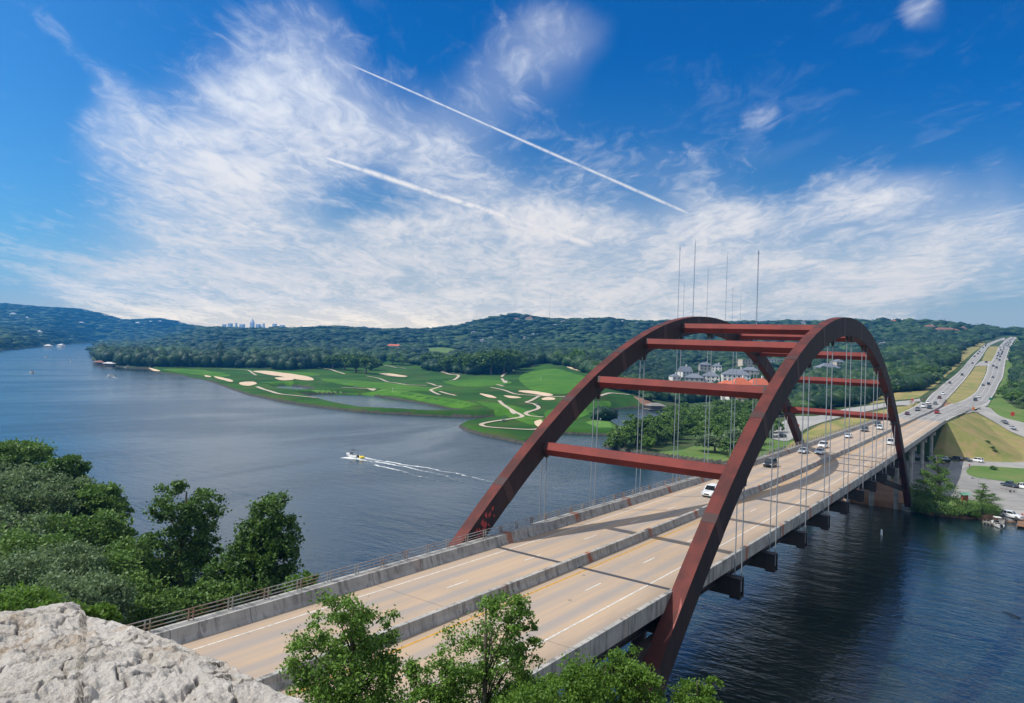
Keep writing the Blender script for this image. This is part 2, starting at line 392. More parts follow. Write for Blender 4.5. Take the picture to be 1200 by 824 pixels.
def in_poly(X, Y, poly):
    """vectorised point in polygon"""
    P = np.asarray(poly, float); inside = np.zeros(X.shape, bool); j = len(P) - 1
    for i in range(len(P)):
        xi, yi, xj, yj = P[i, 0], P[i, 1], P[j, 0], P[j, 1]
        c = ((yi > Y) != (yj > Y)) & (X < (xj - xi) * (Y - yi) / ((yj - yi) if yj != yi else 1e-12) + xi)
        inside ^= c; j = i
    return inside
def poly_dist(X, Y, poly, closed=True):
    P = np.asarray(poly, float); d = np.full(X.shape, 1e9); n = len(P)
    for i in range(n if closed else n - 1):
        a, b = P[i], P[(i + 1) % n]; ex, ey = b - a; L = ex * ex + ey * ey + 1e-9
        t = np.clip(((X - a[0]) * ex + (Y - a[1]) * ey) / L, 0, 1)
        d = np.minimum(d, (X - a[0] - t * ex) ** 2 + (Y - a[1] - t * ey) ** 2)
    return np.sqrt(d)
def smooth_line(pts, step=4, closed=False):
    """Catmull-Rom through 2-D points"""
    P = [np.asarray(p, float) for p in pts]; n = len(P); out = []
    for i in range(n if closed else n - 1):
        p0 = P[(i - 1) % n] if closed or i > 0 else P[i]; p1 = P[i]; p2 = P[(i + 1) % n]
        p3 = P[(i + 2) % n] if closed or i + 2 < n else P[(i + 1) % n]
        for t in np.linspace(0, 1, step, endpoint=False):
            out.append(0.5 * ((2 * p1) + (-p0 + p2) * t + (2 * p0 - 5 * p1 + 4 * p2 - p3) * t * t + (-p0 + 3 * p1 - 3 * p2 + p3) * t ** 3))
    if not closed: out.append(P[-1])
    return np.array(out)

# ------------------------------------------------------------------ terrain: heights
def DZ(u):
    u = np.minimum(u, 93.0); return 17.12 - 0.0093 * u + 5.0e-5 * u * u          # bridge deck surface
def hwy_z(r):                                                # highway surface against distance from the overlook
    return np.interp(r, [250, 300, 330, 353, 372, 395, 440, 490, 600, 730, 1010, 1500, 1900, 2600], [16.9, 17.1, 18.0, 19.5, 20.4, 21.6, 23.3, 25.4, 36, 49, 71, 116, 140, 150])
TAB = {  # photo column : (distance, ground height)
    -500: [(300, 2), (1300, 4), (2500, 60), (4200, 180)],
    0: [(1300, 1), (1400, 9), (2000, 30), (2600, 50), (3400, 90), (4200, 150)],
    60: [(1700, 1), (2100, 14), (2700, 40), (4200, 120)],
    110: [(860, 1.2), (1100, 2), (2600, 2), (3600, 2), (3900, 40), (4300, 110)],
    150: [(855, 1.2), (1000, 2.5), (1500, 6), (2500, 12), (3600, 25), (4400, 100)],
    250: [(640, 1.5), (800, 2), (1000, 2.5), (1500, 16), (2500, 70), (4000, 60)],
    400: [(424, 1.5), (700, 3.5), (1000, 8), (1500, 30), (2500, 90), (4000, 60)],
    500: [(380, 1.5), (700, 6), (1000, 12), (1400, 32), (2500, 95), (4000, 60)],
    600: [(309, 1.5), (450, 3.5), (600, 8), (750, 14), (900, 23), (1200, 32), (1700, 60), (2200, 110), (2600, 150), (3500, 120)],
    700: [(320, 1.5), (450, 4), (550, 9), (700, 20), (900, 28), (1500, 60), (2000, 105), (2400, 140)],
    800: [(300, 1.5), (560, 1.2), (700, 8), (850, 14), (1000, 25), (1500, 60), (2000, 100), (2300, 130)],
    900: [(270, 1.5), (330, 2.5), (400, 3.5), (500, 8), (600, 13), (900, 26), (1500, 62), (2200, 140)],
    1000: [(280, 1.5), (320, 4), (380, 10), (450, 15), (600, 22), (900, 38), (1300, 72), (2000, 145)],
    1060: [(150, 1.2), (280, 1.5), (320, 6), (380, 16), (450, 20), (600, 32), (900, 58), (1200, 80), (1900, 145)],
    1110: [(150, 1.2), (250, 1.5), (300, 4), (340, 14), (372, 20.2), (395, 21.4), (490, 25.2), (600, 35.8), (730, 48.8), (1010, 70.8), (1500, 115.8), (1900, 139)],
    1250: [(150, 1.2), (250, 1.5), (310, 3), (345, 13), (372, 20.2), (395, 21.4), (490, 25.2), (600, 35.8), (730, 48.8), (1010, 70.8), (1500, 115.8), (1900, 139)],
    1700: [(200, 1.5), (300, 4), (400, 20), (600, 36), (1000, 70), (1500, 110), (1900, 135)]}
SKYL = [(-500, 350), (0, 357), (50, 361), (90, 362), (120, 369), (140, 375), (165, 375), (185, 374), (210, 379), (240, 384), (290, 386), (340, 386), (390, 384), (440, 386),
        (500, 387), (540, 383), (560, 378), (580, 373), (600, 370), (620, 372), (650, 377), (680, 376), (715, 375), (740, 379), (760, 378), (790, 377), (850, 379), (900, 379),
        (960, 379), (1020, 378), (1060, 379), (1100, 381), (1130, 385), (1160, 387), (1172, 391), (1190, 390), (1250, 388), (1700, 380)]
_ac = np.array([ray(x, 400)[0] for x in TAB]); _rr = np.exp(np.linspace(math.log(150), math.log(7000), 260))
_tabz = np.array([np.interp(_rr, [p[0] for p in v], [p[1] for p in v]) for v in TAB.values()])
_sa = np.array([ray(*p)[0] for p in SKYL]); _sb = np.array([ray(*p)[1] for p in SKYL])
_sd = np.interp([p[0] for p in SKYL], [-500, 210, 250, 500, 600, 700, 900, 1060, 1130, 1700], [4400, 4600, 2600, 2600, 2600, 2400, 2200, 1950, 1900, 1900])
def far_tab(a, r):
    lr = np.log(np.clip(r, 151, 6900)); fi = (lr - math.log(150)) / (math.log(7000) - math.log(150)) * 259
    i = np.clip(np.floor(fi).astype(int), 0, 258); t = fi - i
    j = np.clip(np.searchsorted(_ac, a) - 1, 0, len(_ac) - 2); s = np.clip((a - _ac[j]) / (_ac[j + 1] - _ac[j]), 0, 1); s = s * s * (3 - 2 * s) * 0.5 + s * 0.5
    z = (_tabz[j, i] * (1 - t) + _tabz[j, i + 1] * t) * (1 - s) + (_tabz[j + 1, i] * (1 - t) + _tabz[j + 1, i + 1] * t) * s
    D = np.interp(a, _sa, _sd); zs = CH + np.interp(a, _sa, _sb) * D - 7.0
    w = np.clip((r / D - 0.62) / 0.38, 0, 1); w = w * w * (3 - 2 * w)
    zz = z * (1 - w) + zs * w
    back = np.clip((r - D) / 900, 0, 1)
    return zz * (1 - back) + back * 15
def split(x, y):
    dx, dy = np.asarray(x) - CU, np.asarray(y) - CV
    fw = dx * _f0.x + dy * _f0.y; rt = dx * _r0.x + dy * _r0.y
    return rt / np.maximum(fw, 1.0), fw
# lake outline (photo pixels on the water plane -> ground plan)
_bank = [(-420, 440), (-200, 425), (0, 411), (60, 404.5), (100, 402.3), (117, 401.4), (121, 402), (113, 405), (108, 412), (107, 421), (122, 428), (150, 431.5), (172, 432.5), (185, 437),
         (210, 440), (245, 447), (270, 456), (290, 463), (320, 469), (350, 474), (385, 479), (420, 483), (450, 485), (500, 487.5), (552, 489.5), (590, 489), (594, 491), (560, 494.5), (541, 497),
         (537, 500), (545, 505), (562, 510), (600, 518), (616, 521), (627, 517), (640, 510.5), (655, 508), (690, 509.5), (722, 511), (726, 507), (724, 499), (712, 493), (702, 489.5),
         (704, 485), (722, 480), (742, 478), (758, 477.5), (788, 477), (800, 478), (797, 484), (785, 492), (775, 498), (757, 506), (745, 512), (728, 517), (705, 523), (730, 529), (768, 534), (819, 541), (858, 545),
         (900, 556), (940, 572), (994, 588), (1040, 595), (1082, 602), (1116, 607), (1152, 609), (1174, 611), (1186, 612), (1205, 612), (1240, 608), (1330, 612), (1600, 640)]
WATER = [tuple(atz(x, y, 0.0).xy) for x, y in _bank]
WATER += [(-40, -900), (-100, -500), (-100, -90), (-92, -40), (-90, -12), (-92, 14), (-84, 26), (-77, 45), (-74, 70), (-78, 98), (-112, 140), (-230, 230), (-420, 420)]
_pond = [(352, 462.5), (400, 462), (430, 463), (450, 466), (490, 472.5), (530, 480), (553, 485.5), (500, 485), (450, 481.5), (425, 480), (395, 475), (372, 469)]
_pond2 = [(318, 453), (335, 451.5), (350, 452.5), (368, 456), (372, 459), (350, 460), (330, 458)]
PONDS = [[tuple(atz(x, y, 0.0).xy) for x, y in p] for p in (_pond, _pond2)]

# road corridor over the far bank (between the bridge end and the highway)
def corridor(x, y):
    """road surface height and distance outside the road bed, for the straight run beyond the bridge"""
    x = np.asarray(x, float); y = np.asarray(y, float)
    bend = np.where(x > 200, -((x - 200) / 100.0) ** 2 * 4.0, 0)
    return DZ(x) + np.maximum(x - 232, 0) * 0.06, np.maximum(np.maximum(y - bend - 12.5, -(y - bend) - 12.5), 0)
def terrain(x, y, detail=True):
    x = np.asarray(x, float); y = np.asarray(y, float)
    a, r = split(x, y)
    z = far_tab(a, r)
    cz, cdist = corridor(x, y)
    e = cz - 0.32 - cdist * 0.52
    e = np.where(x > 231, e, np.where(x > 190, e - (231 - x) * 0.62, -5))
    e = np.where(x > 320, -5, e)
    z = np.maximum(z, e)
    on = (cdist <= 3) & (x > 120) & (x < 300)
    z = np.where(on, np.minimum(z, np.where(x > 231, cz - 0.32, np.maximum(1.5, cz - 0.32 - (231 - x) * 0.62))), z)
    if detail:
        k = np.clip((r - 300) / 500, 0, 1)
        road = (np.abs(a - 0.62) < 0.13) & (r > 280)
        z = z + np.where(road, 0, fbm(x / 160, y / 160, 0, 3, 3) * 3.0 * k + fbm(x / 40, y / 40, 0, 5, 2) * 0.35 * np.clip((r - 330) / 100, 0, 1))
    d = poly_dist(x, y, WATER); ins = in_poly(x, y, WATER)
    for p in PONDS:
        i2 = in_poly(x, y, p); d2 = poly_dist(x, y, p); d = np.minimum(d, d2); ins = ins | i2
    shore = np.where(ins, np.maximum(-2.5, -0.25 - d * 1.2), np.minimum(z, 0.25 + d * 0.55))
    shore = np.where(ins, shore, np.maximum(shore, 0.25))
    return shore, np.where(ins, -d, d)
def T1(x, y):
    return float(terrain(np.array([x]), np.array([y]))[0][0])
def onT(px, py, lo=140, hi=5200):
    """the point of the far ground seen at a photo pixel"""
    a, b = ray(px, py)
    rs = np.exp(np.linspace(math.log(lo), math.log(hi), 700))
    X, Y = loc(a * rs, rs); z = terrain(X, Y)[0]; g = CH + b * rs - z
    k = np.where(g <= 0)[0]
    if len(k) == 0: k = [int(np.argmin(g))]
    k = int(k[0])
    if k == 0: r = rs[0]
    else:
        t = g[k - 1] / (g[k - 1] - g[k] + 1e-9); r = rs[k - 1] + t * (rs[k] - rs[k - 1])
    X, Y = loc(a * r, r)
    return np.array([X, Y])
def trace(pts): return [tuple(onT(*p)) for p in pts]

def build_far_land():
    A = np.arange(-1.12, 1.15, 0.0015); Rr = np.exp(np.arange(math.log(125), math.log(5600), 0.0046))
    aa, rr = np.meshgrid(A, Rr)
    X, Y = loc(aa * rr, rr); Z, D = terrain(X.ravel(), Y.ravel()); n, m = aa.shape
    V = np.stack([X.ravel(), Y.ravel(), Z], 1)
    idx = np.arange(n * m).reshape(n, m)
    F = np.stack([idx[:-1, :-1].ravel(), idx[:-1, 1:].ravel(), idx[1:, 1:].ravel(), idx[1:, :-1].ravel()], 1)
    C = V[F].mean(1); dC = D[F].mean(1)
    mi = np.zeros(len(F), int)
    for poly, k in ZONES:
        mi[in_poly(C[:, 0], C[:, 1], poly)] = k
    bk = (dC < 1.6) & (dC > -6); soft = in_poly(C[:, 0], C[:, 1], SOFT); mi[bk & ~soft] = 4; mi[bk & soft] = 6
    # drop what lies under deep water
    keep = dC > -14
    F = F[keep]; mi = mi[keep]
    used = np.unique(F); remap = np.full(len(V), -1); remap[used] = np.arange(len(used))
    me = raw_mesh('terrain', V[used], remap[F], mat_idx=mi, mats=['forest_floor', 'golf_grass', 'dry_grass', 'lawn', 'bank_stone', 'asphalt_lot', 'bare_earth', 'green_fine'], smooth=True)
    tag(link('terrain', me), kind='structure')

def ground_mat(name, stops, s1, s2, rough=0.95):
    m = bpy.data.materials.new(name); m.use_nodes = True; MATS[name] = m; g, b = nodes_of(m)
    p = g.n('ShaderNodeNewGeometry').outputs['Position']
    n1 = g.noise(p, s1, 5, 0.6, 0.4); n2 = g.noise(p, s2, 4, 0.6)
    c = g.mix(g.smooth(n1, 0.35, 0.65), stops[0], stops[1]); c = g.mix(g.m('MULTIPLY', g.smooth(n2, 0.45, 0.7), 0.75), c, stops[2])
    g.put(b.inputs['Base Color'], c); b.inputs['Roughness'].default_value = rough; b.inputs['Specular IOR Level'].default_value = 0.1
    return m
ground_mat('forest_floor', [(0.03, 0.06, 0.018), (0.05, 0.08, 0.025), (0.09, 0.08, 0.045)], 0.012, 0.05)
ground_mat('golf_grass', [(0.014, 0.056, 0.007), (0.034, 0.098, 0.011), (0.055, 0.070, 0.016)], 0.016, 0.045)
ground_mat('fairway_grass', [(0.042, 0.128, 0.011), (0.068, 0.160, 0.015), (0.034, 0.098, 0.009)], 0.03, 0.08)
ground_mat('green_fine', [(0.09, 0.19, 0.038), (0.10, 0.20, 0.04), (0.08, 0.17, 0.034)], 0.02, 0.05)
ground_mat('dry_grass', [(0.26, 0.22, 0.085), (0.15, 0.17, 0.05), (0.30, 0.20, 0.11)], 0.06, 0.16)
ground_mat('lawn', [(0.075, 0.140, 0.030), (0.105, 0.165, 0.045), (0.15, 0.165, 0.06)], 0.05, 0.12)
ground_mat('bank_stone', [(0.06, 0.058, 0.05), (0.035, 0.035, 0.03), (0.10, 0.09, 0.07)], 0.4, 1.2)
ground_mat('asphalt_lot', [(0.22, 0.215, 0.205), (0.27, 0.26, 0.245), (0.18, 0.175, 0.17)], 0.05, 0.25)
ground_mat('bare_earth', [(0.25, 0.13, 0.075), (0.20, 0.12, 0.08), (0.30, 0.19, 0.12)], 0.08, 0.3)

# zones of ground cover: (outline, material slot)
GOLF = trace([(176, 433), (215, 430.5), (250, 431), (300, 432), (345, 434), (380, 432), (430, 431), (470, 430), (520, 437), (560, 440), (590, 437), (606, 432), (640, 426), (668, 430), (690, 438),
              (705, 447), (716, 457), (735, 460), (752, 466), (760, 474), (748, 480), (722, 484), (703, 492), (724, 499), (728, 508), (722, 514), (650, 518), (600, 532), (530, 508), (525, 498), (450, 498), (320, 486), (250, 463), (200, 450)])
GREEN2 = trace([(492, 409), (512, 407), (530, 408.5), (541, 411), (528, 413.5), (505, 415.5)])
GREEN3 = trace([(412, 417), (425, 412.5), (436, 411), (438, 415), (425, 421)])
GREEN4 = trace([(436, 427), (452, 423), (470, 425), (500, 429), (500, 440), (450, 440)])
LAWN = trace([(768, 540), (800, 527), (830, 517), (868, 512), (905, 512), (935, 500), (928, 520), (905, 528), (880, 552), (820, 550)])
DRY1 = trace([(905, 540), (925, 520), (945, 506), (962, 497), (1012, 485.5), (1060, 476), (1078, 473.5), (1083, 479), (1060, 488), (1000, 507), (950, 524)])
DRY2 = trace([(1020, 474), (1050, 469), (1077, 466), (1090, 457), (1105, 444), (1122, 430), (1142, 412), (1155, 402), (1150, 398), (1135, 408), (1120, 414), (1122, 424), (1110, 436), (1098, 448), (1080, 458), (1020, 466)])
MEDIAN = trace([(1107, 469), (1122, 455), (1137, 438), (1144, 428), (1157, 427.5), (1155, 438), (1147, 453), (1136, 466.5), (1121, 473), (1105, 480), (1100, 479)])
MEDIAN2 = trace([(1150, 424.5), (1155, 412), (1159.5, 406), (1170.5, 406), (1166, 416), (1161.5, 424.5)])
SLOPE = trace([(1090, 539), (1105, 500), (1112, 495), (1132, 485), (1141, 481), (1160, 492), (1182, 505), (1230, 520), (1230, 543), (1150, 541), (1120, 541)])
RGRASS = trace([(1157, 477), (1162, 468), (1172, 465), (1190, 478), (1230, 490), (1230, 500), (1195, 495), (1172, 488)])
RGRASS2 = trace([(1176, 441), (1180, 420), (1184, 407), (1192, 396), (1230, 396), (1230, 470), (1190, 470), (1165, 464)])
LOT = trace([(1060, 540), (1124, 541.5), (1230, 543), (1230, 612), (1178, 612), (1174, 598), (1158, 589), (1140, 586), (1117, 583), (1095, 580), (1060, 570)])
ISLAND = trace([(1132.5, 554), (1135, 549), (1142, 546.5), (1165, 547.5), (1230, 551), (1230, 572), (1200, 569), (1176, 564.5), (1150, 561), (1138, 558)])
STRAND = trace([(1085, 606), (1100, 585), (1117, 584), (1140, 587), (1158, 590), (1174, 599), (1176, 614), (1150, 613), (1116, 610)])
UNDER = trace([(985, 592), (1000, 572), (1030, 560), (1060, 562), (1068, 590), (1040, 598)])
ZONES = [(GOLF, 1), (GREEN2, 3), (GREEN3, 3), (GREEN4, 1), (LAWN, 3), (DRY1, 2), (DRY2, 2), (MEDIAN, 2), (MEDIAN2, 2), (SLOPE, 2), (RGRASS, 3), (RGRASS2, 3), (LOT, 5), (ISLAND, 3), (STRAND, 3), (UNDER, 6),
         (trace([(686, 495), (700, 490.5), (722, 493), (726, 499), (722, 503.5), (700, 501)]), 7), (trace([(440, 459), (470, 456), (482, 458), (470, 461), (450, 461.5)]), 7), (trace([(345, 457.5), (400, 459.5), (410, 460.8), (375, 460.5)]), 7)]
SOFT = [tuple(atz(x, y, 0).xy) for x, y in [(960, 600), (960, 560), (1100, 560), (1240, 570), (1240, 640), (1080, 640)]]
build_far_land()

# ------------------------------------------------------------------ near bank
def near_z(x, y):
    x = np.asarray(x, float); y = np.asarray(y, float)
    d = poly_dist(x, y, WATER); ins = in_poly(x, y, WATER)
    zr = np.minimum(36.2, 0.86 * d); zr = np.minimum(zr, 17.6 + 1.15 * np.maximum(np.abs(y) - 13, 0))
    zl = np.minimum(26 + 0.02 * d, 0.5 * d + 1); zl = np.minimum(zl, 17.2 + 0.35 * np.maximum(y - 14, 0))
    z = np.where(y > 0, zl, zr)
    z = np.where((np.abs(y) < 14) & (x < -93), np.minimum(DZ(x) - 1.4, 1.2 * d + 3), z)
    z = z + fbm(x / 9, y / 9, 0, 21, 4) * 0.9 * np.clip(d / 6, 0, 1) * (np.abs(y) > 14)
    return np.where(ins, np.maximum(-3, -0.4 * d), z)
def build_near_land():
    xs = np.arange(-330, -76, 1.6); ys = np.arange(-260, 330, 1.8); X, Y = np.meshgrid(xs, ys); n, m = X.shape
    Z = near_z(X.ravel(), Y.ravel())
    # keep clear of the rock shelf the viewer stands on
    a, r = split(X.ravel(), Y.ravel()); dd = np.hypot(X.ravel() - CU, Y.ravel() - CV)
    Z = np.where(dd < 9, np.minimum(Z, 34.2), Z)
    idx = np.arange(n * m).reshape(n, m)
    F = np.stack([idx[:-1, :-1].ravel(), idx[:-1, 1:].ravel(), idx[1:, 1:].ravel(), idx[1:, :-1].ravel()], 1)
    me = raw_mesh('hillside', np.stack([X.ravel(), Y.ravel(), Z], 1), F, 'forest_floor', smooth=True)
    tag(link('hillside', me), kind='structure')
build_near_land()

# ------------------------------------------------------------------ water
def build_water():
    m = bpy.data.materials.new('lake_water'); m.use_nodes = True; MATS['lake_water'] = m; g, b = nodes_of(m); t = m.node_tree
    p = g.n('ShaderNodeNewGeometry').outputs['Position']
    sp = g.n('ShaderNodeSeparateXYZ'); g.put(sp.inputs[0], p)
    glare_noise = g.noise(g.map(p, scale=(0.02, 0.008, 1)), 1.0, 4, 0.6, 0.8)
    glare_mask = g.m('MULTIPLY', g.smooth(sp.outputs[1], -12, -44), g.smooth(glare_noise, 0.25, 0.6, 0.55, 1.0))  # water colour lightened towards the right, standing in for glare
    g.put(b.inputs['Base Color'], g.mix(glare_mask, (0.005, 0.017, 0.015), (0.008, 0.021, 0.019))); b.inputs['IOR'].default_value = 2.0
    wind = g.noise(g.map(p, scale=(0.004, 0.012, 1), rot=(0, 0, R(30))), 1.0, 4, 0.6, 1.2)
    calm = g.smooth(wind, 0.38, 0.62)
    g.put(b.inputs['Roughness'], g.m('ADD', g.m('MULTIPLY', calm, 0.08), 0.15))
    w1 = g.noise(g.map(p, scale=(1, 0.45, 1), rot=(0, 0, R(70))), 0.30, 3, 0.55, 0.5)
    w2 = g.noise(g.map(p, scale=(1, 0.5, 1), rot=(0, 0, R(40))), 1.15, 3, 0.6, 0.4)
    w3 = g.noise(g.map(p, scale=(1, 0.25, 1), rot=(0, 0, R(80))), 0.085, 2, 0.5, 1.0)
    h = g.m('ADD', g.m('MULTIPLY', w1, 1.0), g.m('ADD', g.m('MULTIPLY', w2, 0.5), g.m('MULTIPLY', w3, 0.7)))
    bn = g.n('ShaderNodeBump'); g.put(bn.inputs['Strength'], g.m('ADD', g.m('MULTIPLY', calm, 0.65), 0.30)); bn.inputs['Distance'].default_value = 0.36
    g.put(bn.inputs['Height'], h); t.links.new(bn.outputs[0], b.inputs['Normal'])
    V = [(*loc(a, b), 0) for a, b in ((-7400, -230), (7400, -230), (7400, 5800), (-7400, 5800))]
    tag(link('water', raw_mesh('water', V, [(0, 1, 2, 3)], 'lake_water')), kind='structure')
build_water()

# ------------------------------------------------------------------ roads and patches on the far land
def patch(name, px, material, lift=0.2, res=None, kind='structure', pts=None):
    P = np.array(pts if pts is not None else trace(px)); P = smooth_line(P, 4, True)
    lo, hi = P.min(0), P.max(0); s = res or max(2.0, float(np.max(hi - lo)) / 40)
    gx, gy = np.meshgrid(np.arange(lo[0], hi[0], s), np.arange(lo[1], hi[1], s)); q = np.stack([gx.ravel(), gy.ravel()], 1)
    ins = in_poly(q[:, 0], q[:, 1], P) & (poly_dist(q[:, 0], q[:, 1], P) > s * 0.4); q = q[ins]
    n = len(P); allp = [Vector(p) for p in P] + [Vector(p) for p in q]
    v, e, f, *_ = mgeo.delaunay_2d_cdt(allp, [], [list(range(n))], 1, 1e-4)
    xy = np.array([(a.x, a.y) for a in v]); z = terrain(xy[:, 0], xy[:, 1])[0] + lift
    o = link(name, raw_mesh(name, np.column_stack([xy, z]), [tuple(k) for k in f], material, smooth=True))
    return tag(o, kind=kind)
def ribbon(name, line, width, material, lift=0.25, across=3, step=6, zf=None, parent=None, kind='structure'):
    P = smooth_line(line, step); d = np.gradient(P, axis=0); L = np.hypot(d[:, 0], d[:, 1]) + 1e-9
    nrm = np.stack([-d[:, 1] / L, d[:, 0] / L], 1); w = np.asarray(width, float) * np.ones(len(P)) if np.ndim(width) == 0 else np.interp(np.linspace(0, 1, len(P)), np.linspace(0, 1, len(width)), width)
    rows = [P + nrm * (w * (k / (across - 1) - 0.5))[:, None] for k in range(across)]
    X = np.stack(rows, 1); n, m = X.shape[:2]
    z = (zf(X[..., 0].ravel(), X[..., 1].ravel()) if zf else terrain(X[..., 0].ravel(), X[..., 1].ravel())[0]) + lift
    V = np.column_stack([X.reshape(-1, 2), z]); idx = np.arange(n * m).reshape(n, m)
    F = np.stack([idx[:-1, :-1].ravel(), idx[:-1, 1:].ravel(), idx[1:, 1:].ravel(), idx[1:, :-1].ravel()], 1)
    o = link(name, raw_mesh(name, V, F, material, smooth=True), parent)
    return tag(o, kind=kind) if parent is None else o
def strip(name, left, right, material, lift=0.25, across=7, step=8, parent=None):
    """surface between two edge lines"""
    A = smooth_line(left, step); B = smooth_line(right, step)
    def re(P, n):
        s = np.r_[0, np.cumsum(np.hypot(*np.diff(P, axis=0).T))]; q = np.linspace(0, s[-1], n); return np.stack([np.interp(q, s, P[:, 0]), np.interp(q, s, P[:, 1])], 1)
    n = 160; A, B = re(A, n), re(B, n)
    X = np.stack([A + (B - A) * (k / (across - 1)) for k in range(across)], 1); m = across
    z = terrain(X[..., 0].ravel(), X[..., 1].ravel())[0] + lift
    V = np.column_stack([X.reshape(-1, 2), z]); idx = np.arange(n * m).reshape(n, m)
    F = np.stack([idx[:-1, :-1].ravel(), idx[:-1, 1:].ravel(), idx[1:, 1:].ravel(), idx[1:, :-1].ravel()], 1)
    o = link(name, raw_mesh(name, V, F, material, smooth=True), parent)
    return (tag(o, kind='structure') if parent is None else o), A, B

# highway beyond the bridge
def build_roads():
    patch('parking_lot', [(1062, 541), (1124, 541.5), (1180, 542.5), (1235, 543.5), (1235, 606), (1200, 609), (1178, 609), (1174, 597), (1158, 588), (1140, 585), (1117, 582), (1095, 579), (1066, 566)], 'asphalt_lot', 0.12, res=3)
    patch('grass_island', [(1132.5, 554), (1135, 549), (1142, 546.5), (1165, 547.5), (1200, 549.5), (1235, 551), (1235, 572), (1200, 569), (1176, 564.5), (1150, 561), (1138, 558)], 'lawn', 0.22, res=3)
    patch('boat_ramp', [(1176, 600), (1205, 600), (1204, 613.5), (1179, 613.5)], 'asphalt_pale', 0.2, res=2)
    L1 = [(232, 9.9)] + trace([(1066, 480), (1080, 471), (1090, 464), (1102, 453.7), (1119, 440), (1131, 428), (1144.5, 413), (1154.6, 404), (1168, 398.6), (1177, 395.6)])
    L2 = [(232, 0.35)] + trace([(1096, 481.3), (1105, 472.5), (1119, 458.8), (1131, 445), (1142.7, 428), (1149.5, 419.7), (1158, 406.8), (1168, 401), (1178, 398.6)])
    R1 = [(232, -0.35)] + trace([(1098, 481), (1122, 472.5), (1136, 465.8), (1148, 452.5), (1155.8, 437), (1157.5, 428), (1161.5, 424), (1166, 416), (1170.5, 406.5), (1177, 399.6), (1184, 395)])
    R2 = [(232, -11.25)] + trace([(1131, 484.5), (1143, 480), (1157, 476), (1164, 464), (1171, 450), (1176, 440), (1179.5, 419), (1184, 406.5), (1188, 400), (1193, 395.5)])
    hw = []
    for nm, A, B in (('highway', L1, L2), ('highway', R1, R2)):
        o, a, b = strip(nm, A, B, 'asphalt_pale', 0.30)
        hw.append((o, a, b))
        for f, w in ((0.04, 0.32), (0.36, 0.2), (0.64, 0.2), (0.95, 0.32)):
            k = ribbon('road_marking', (a + (b - a) * f)[::5], w, 'paint_white', 0.36, 2, 2, parent=o)
        for f, w in ((0.27, 3.2), (0.52, 3.4), (0.77, 3.2)):
            ribbon('worn_lane', (a + (b - a) * f)[::5], w, 'lane_worn', 0.33, 3, 2, parent=o)
    # concrete barrier between the carriageways as far as the start of the grass median
    bp = np.vstack([[(232, 0.0)], trace([(1097, 481.2), (1104, 476), (1108, 469.5)])])
    bl = smooth_line(bp, 12); bz = terrain(bl[:, 0], bl[:, 1])[0] + 0.3
    o = MB().loft([[(x, y + w, z + h) for w, h in ((-.45, -.2), (-.22, .9), (.22, .9), (.45, -.2))] for (x, y), z in zip(bl, bz)]).build('road_barrier', 'concrete_old')
    tag(o, 'low curved concrete barrier between the carriageways just past the bridge', 'barrier')
    for px, hh in (([(1068, 478.5), (1080, 470), (1092, 461.5), (1106, 449.5)], .75), ([(1120, 489.5), (1131, 484), (1139, 481)], .75)):
        q = smooth_line(trace(px), 10); qz = terrain(q[:, 0], q[:, 1])[0]
        g_ = MB(); [g_.bar((*a, za + .6), (*b, zb + .6), .12, .32) for a, b, za, zb in zip(q[:-1], q[1:], qz[:-1], qz[1:])]
        r_ = thing('guard_rail', (0, 0, 0), 0, 'steel guard rail along the %s edge of the highway past the bridge' % ('wooded' if px[0][0] < 1100 else 'slip road'), 'guard rail')
        g_.build('rail', 'galv', r_)
        pm_ = MB().box((0, 0, .3), (.15, .15, .9)).mesh('post', 'galv')
        for a, za in zip(q[::2], qz[::2]): link('post', pm_, r_, (*a, za))
    strip('slip_road', trace([(1131, 486), (1141, 481.5), (1160, 492), (1180, 504), (1200, 513), (1235, 526)]), trace([(1150, 478), (1158, 478), (1172, 488), (1200, 496), (1235, 504)]), 'asphalt_pale', 0.27)
    strip('frontage_road', trace([(905, 502), (928, 489), (960, 487.5), (1000, 478), (1051, 471), (1078, 467.5)]), trace([(905, 515), (924, 517), (941, 505), (960, 496.5), (1010, 484), (1058, 475.5), (1080, 472.5)]), 'asphalt_pale', 0.25)
    patch('road_crossover', [(1142, 430), (1149.5, 424), (1161.5, 424), (1158, 428.4), (1147, 429)], 'asphalt_pale', 0.28)
    strip('side_road', trace([(1172, 424), (1190, 421), (1230, 419)]), trace([(1172, 421.5), (1190, 418.5), (1230, 416)]), 'asphalt_pale', 0.25)
    strip('ramp_road', trace([(1124, 541.5), (1140, 541), (1170, 542), (1235, 543.5)]), trace([(1128, 550), (1140, 546.5), (1170, 548), (1235, 551)]), 'asphalt_pale', 0.2)
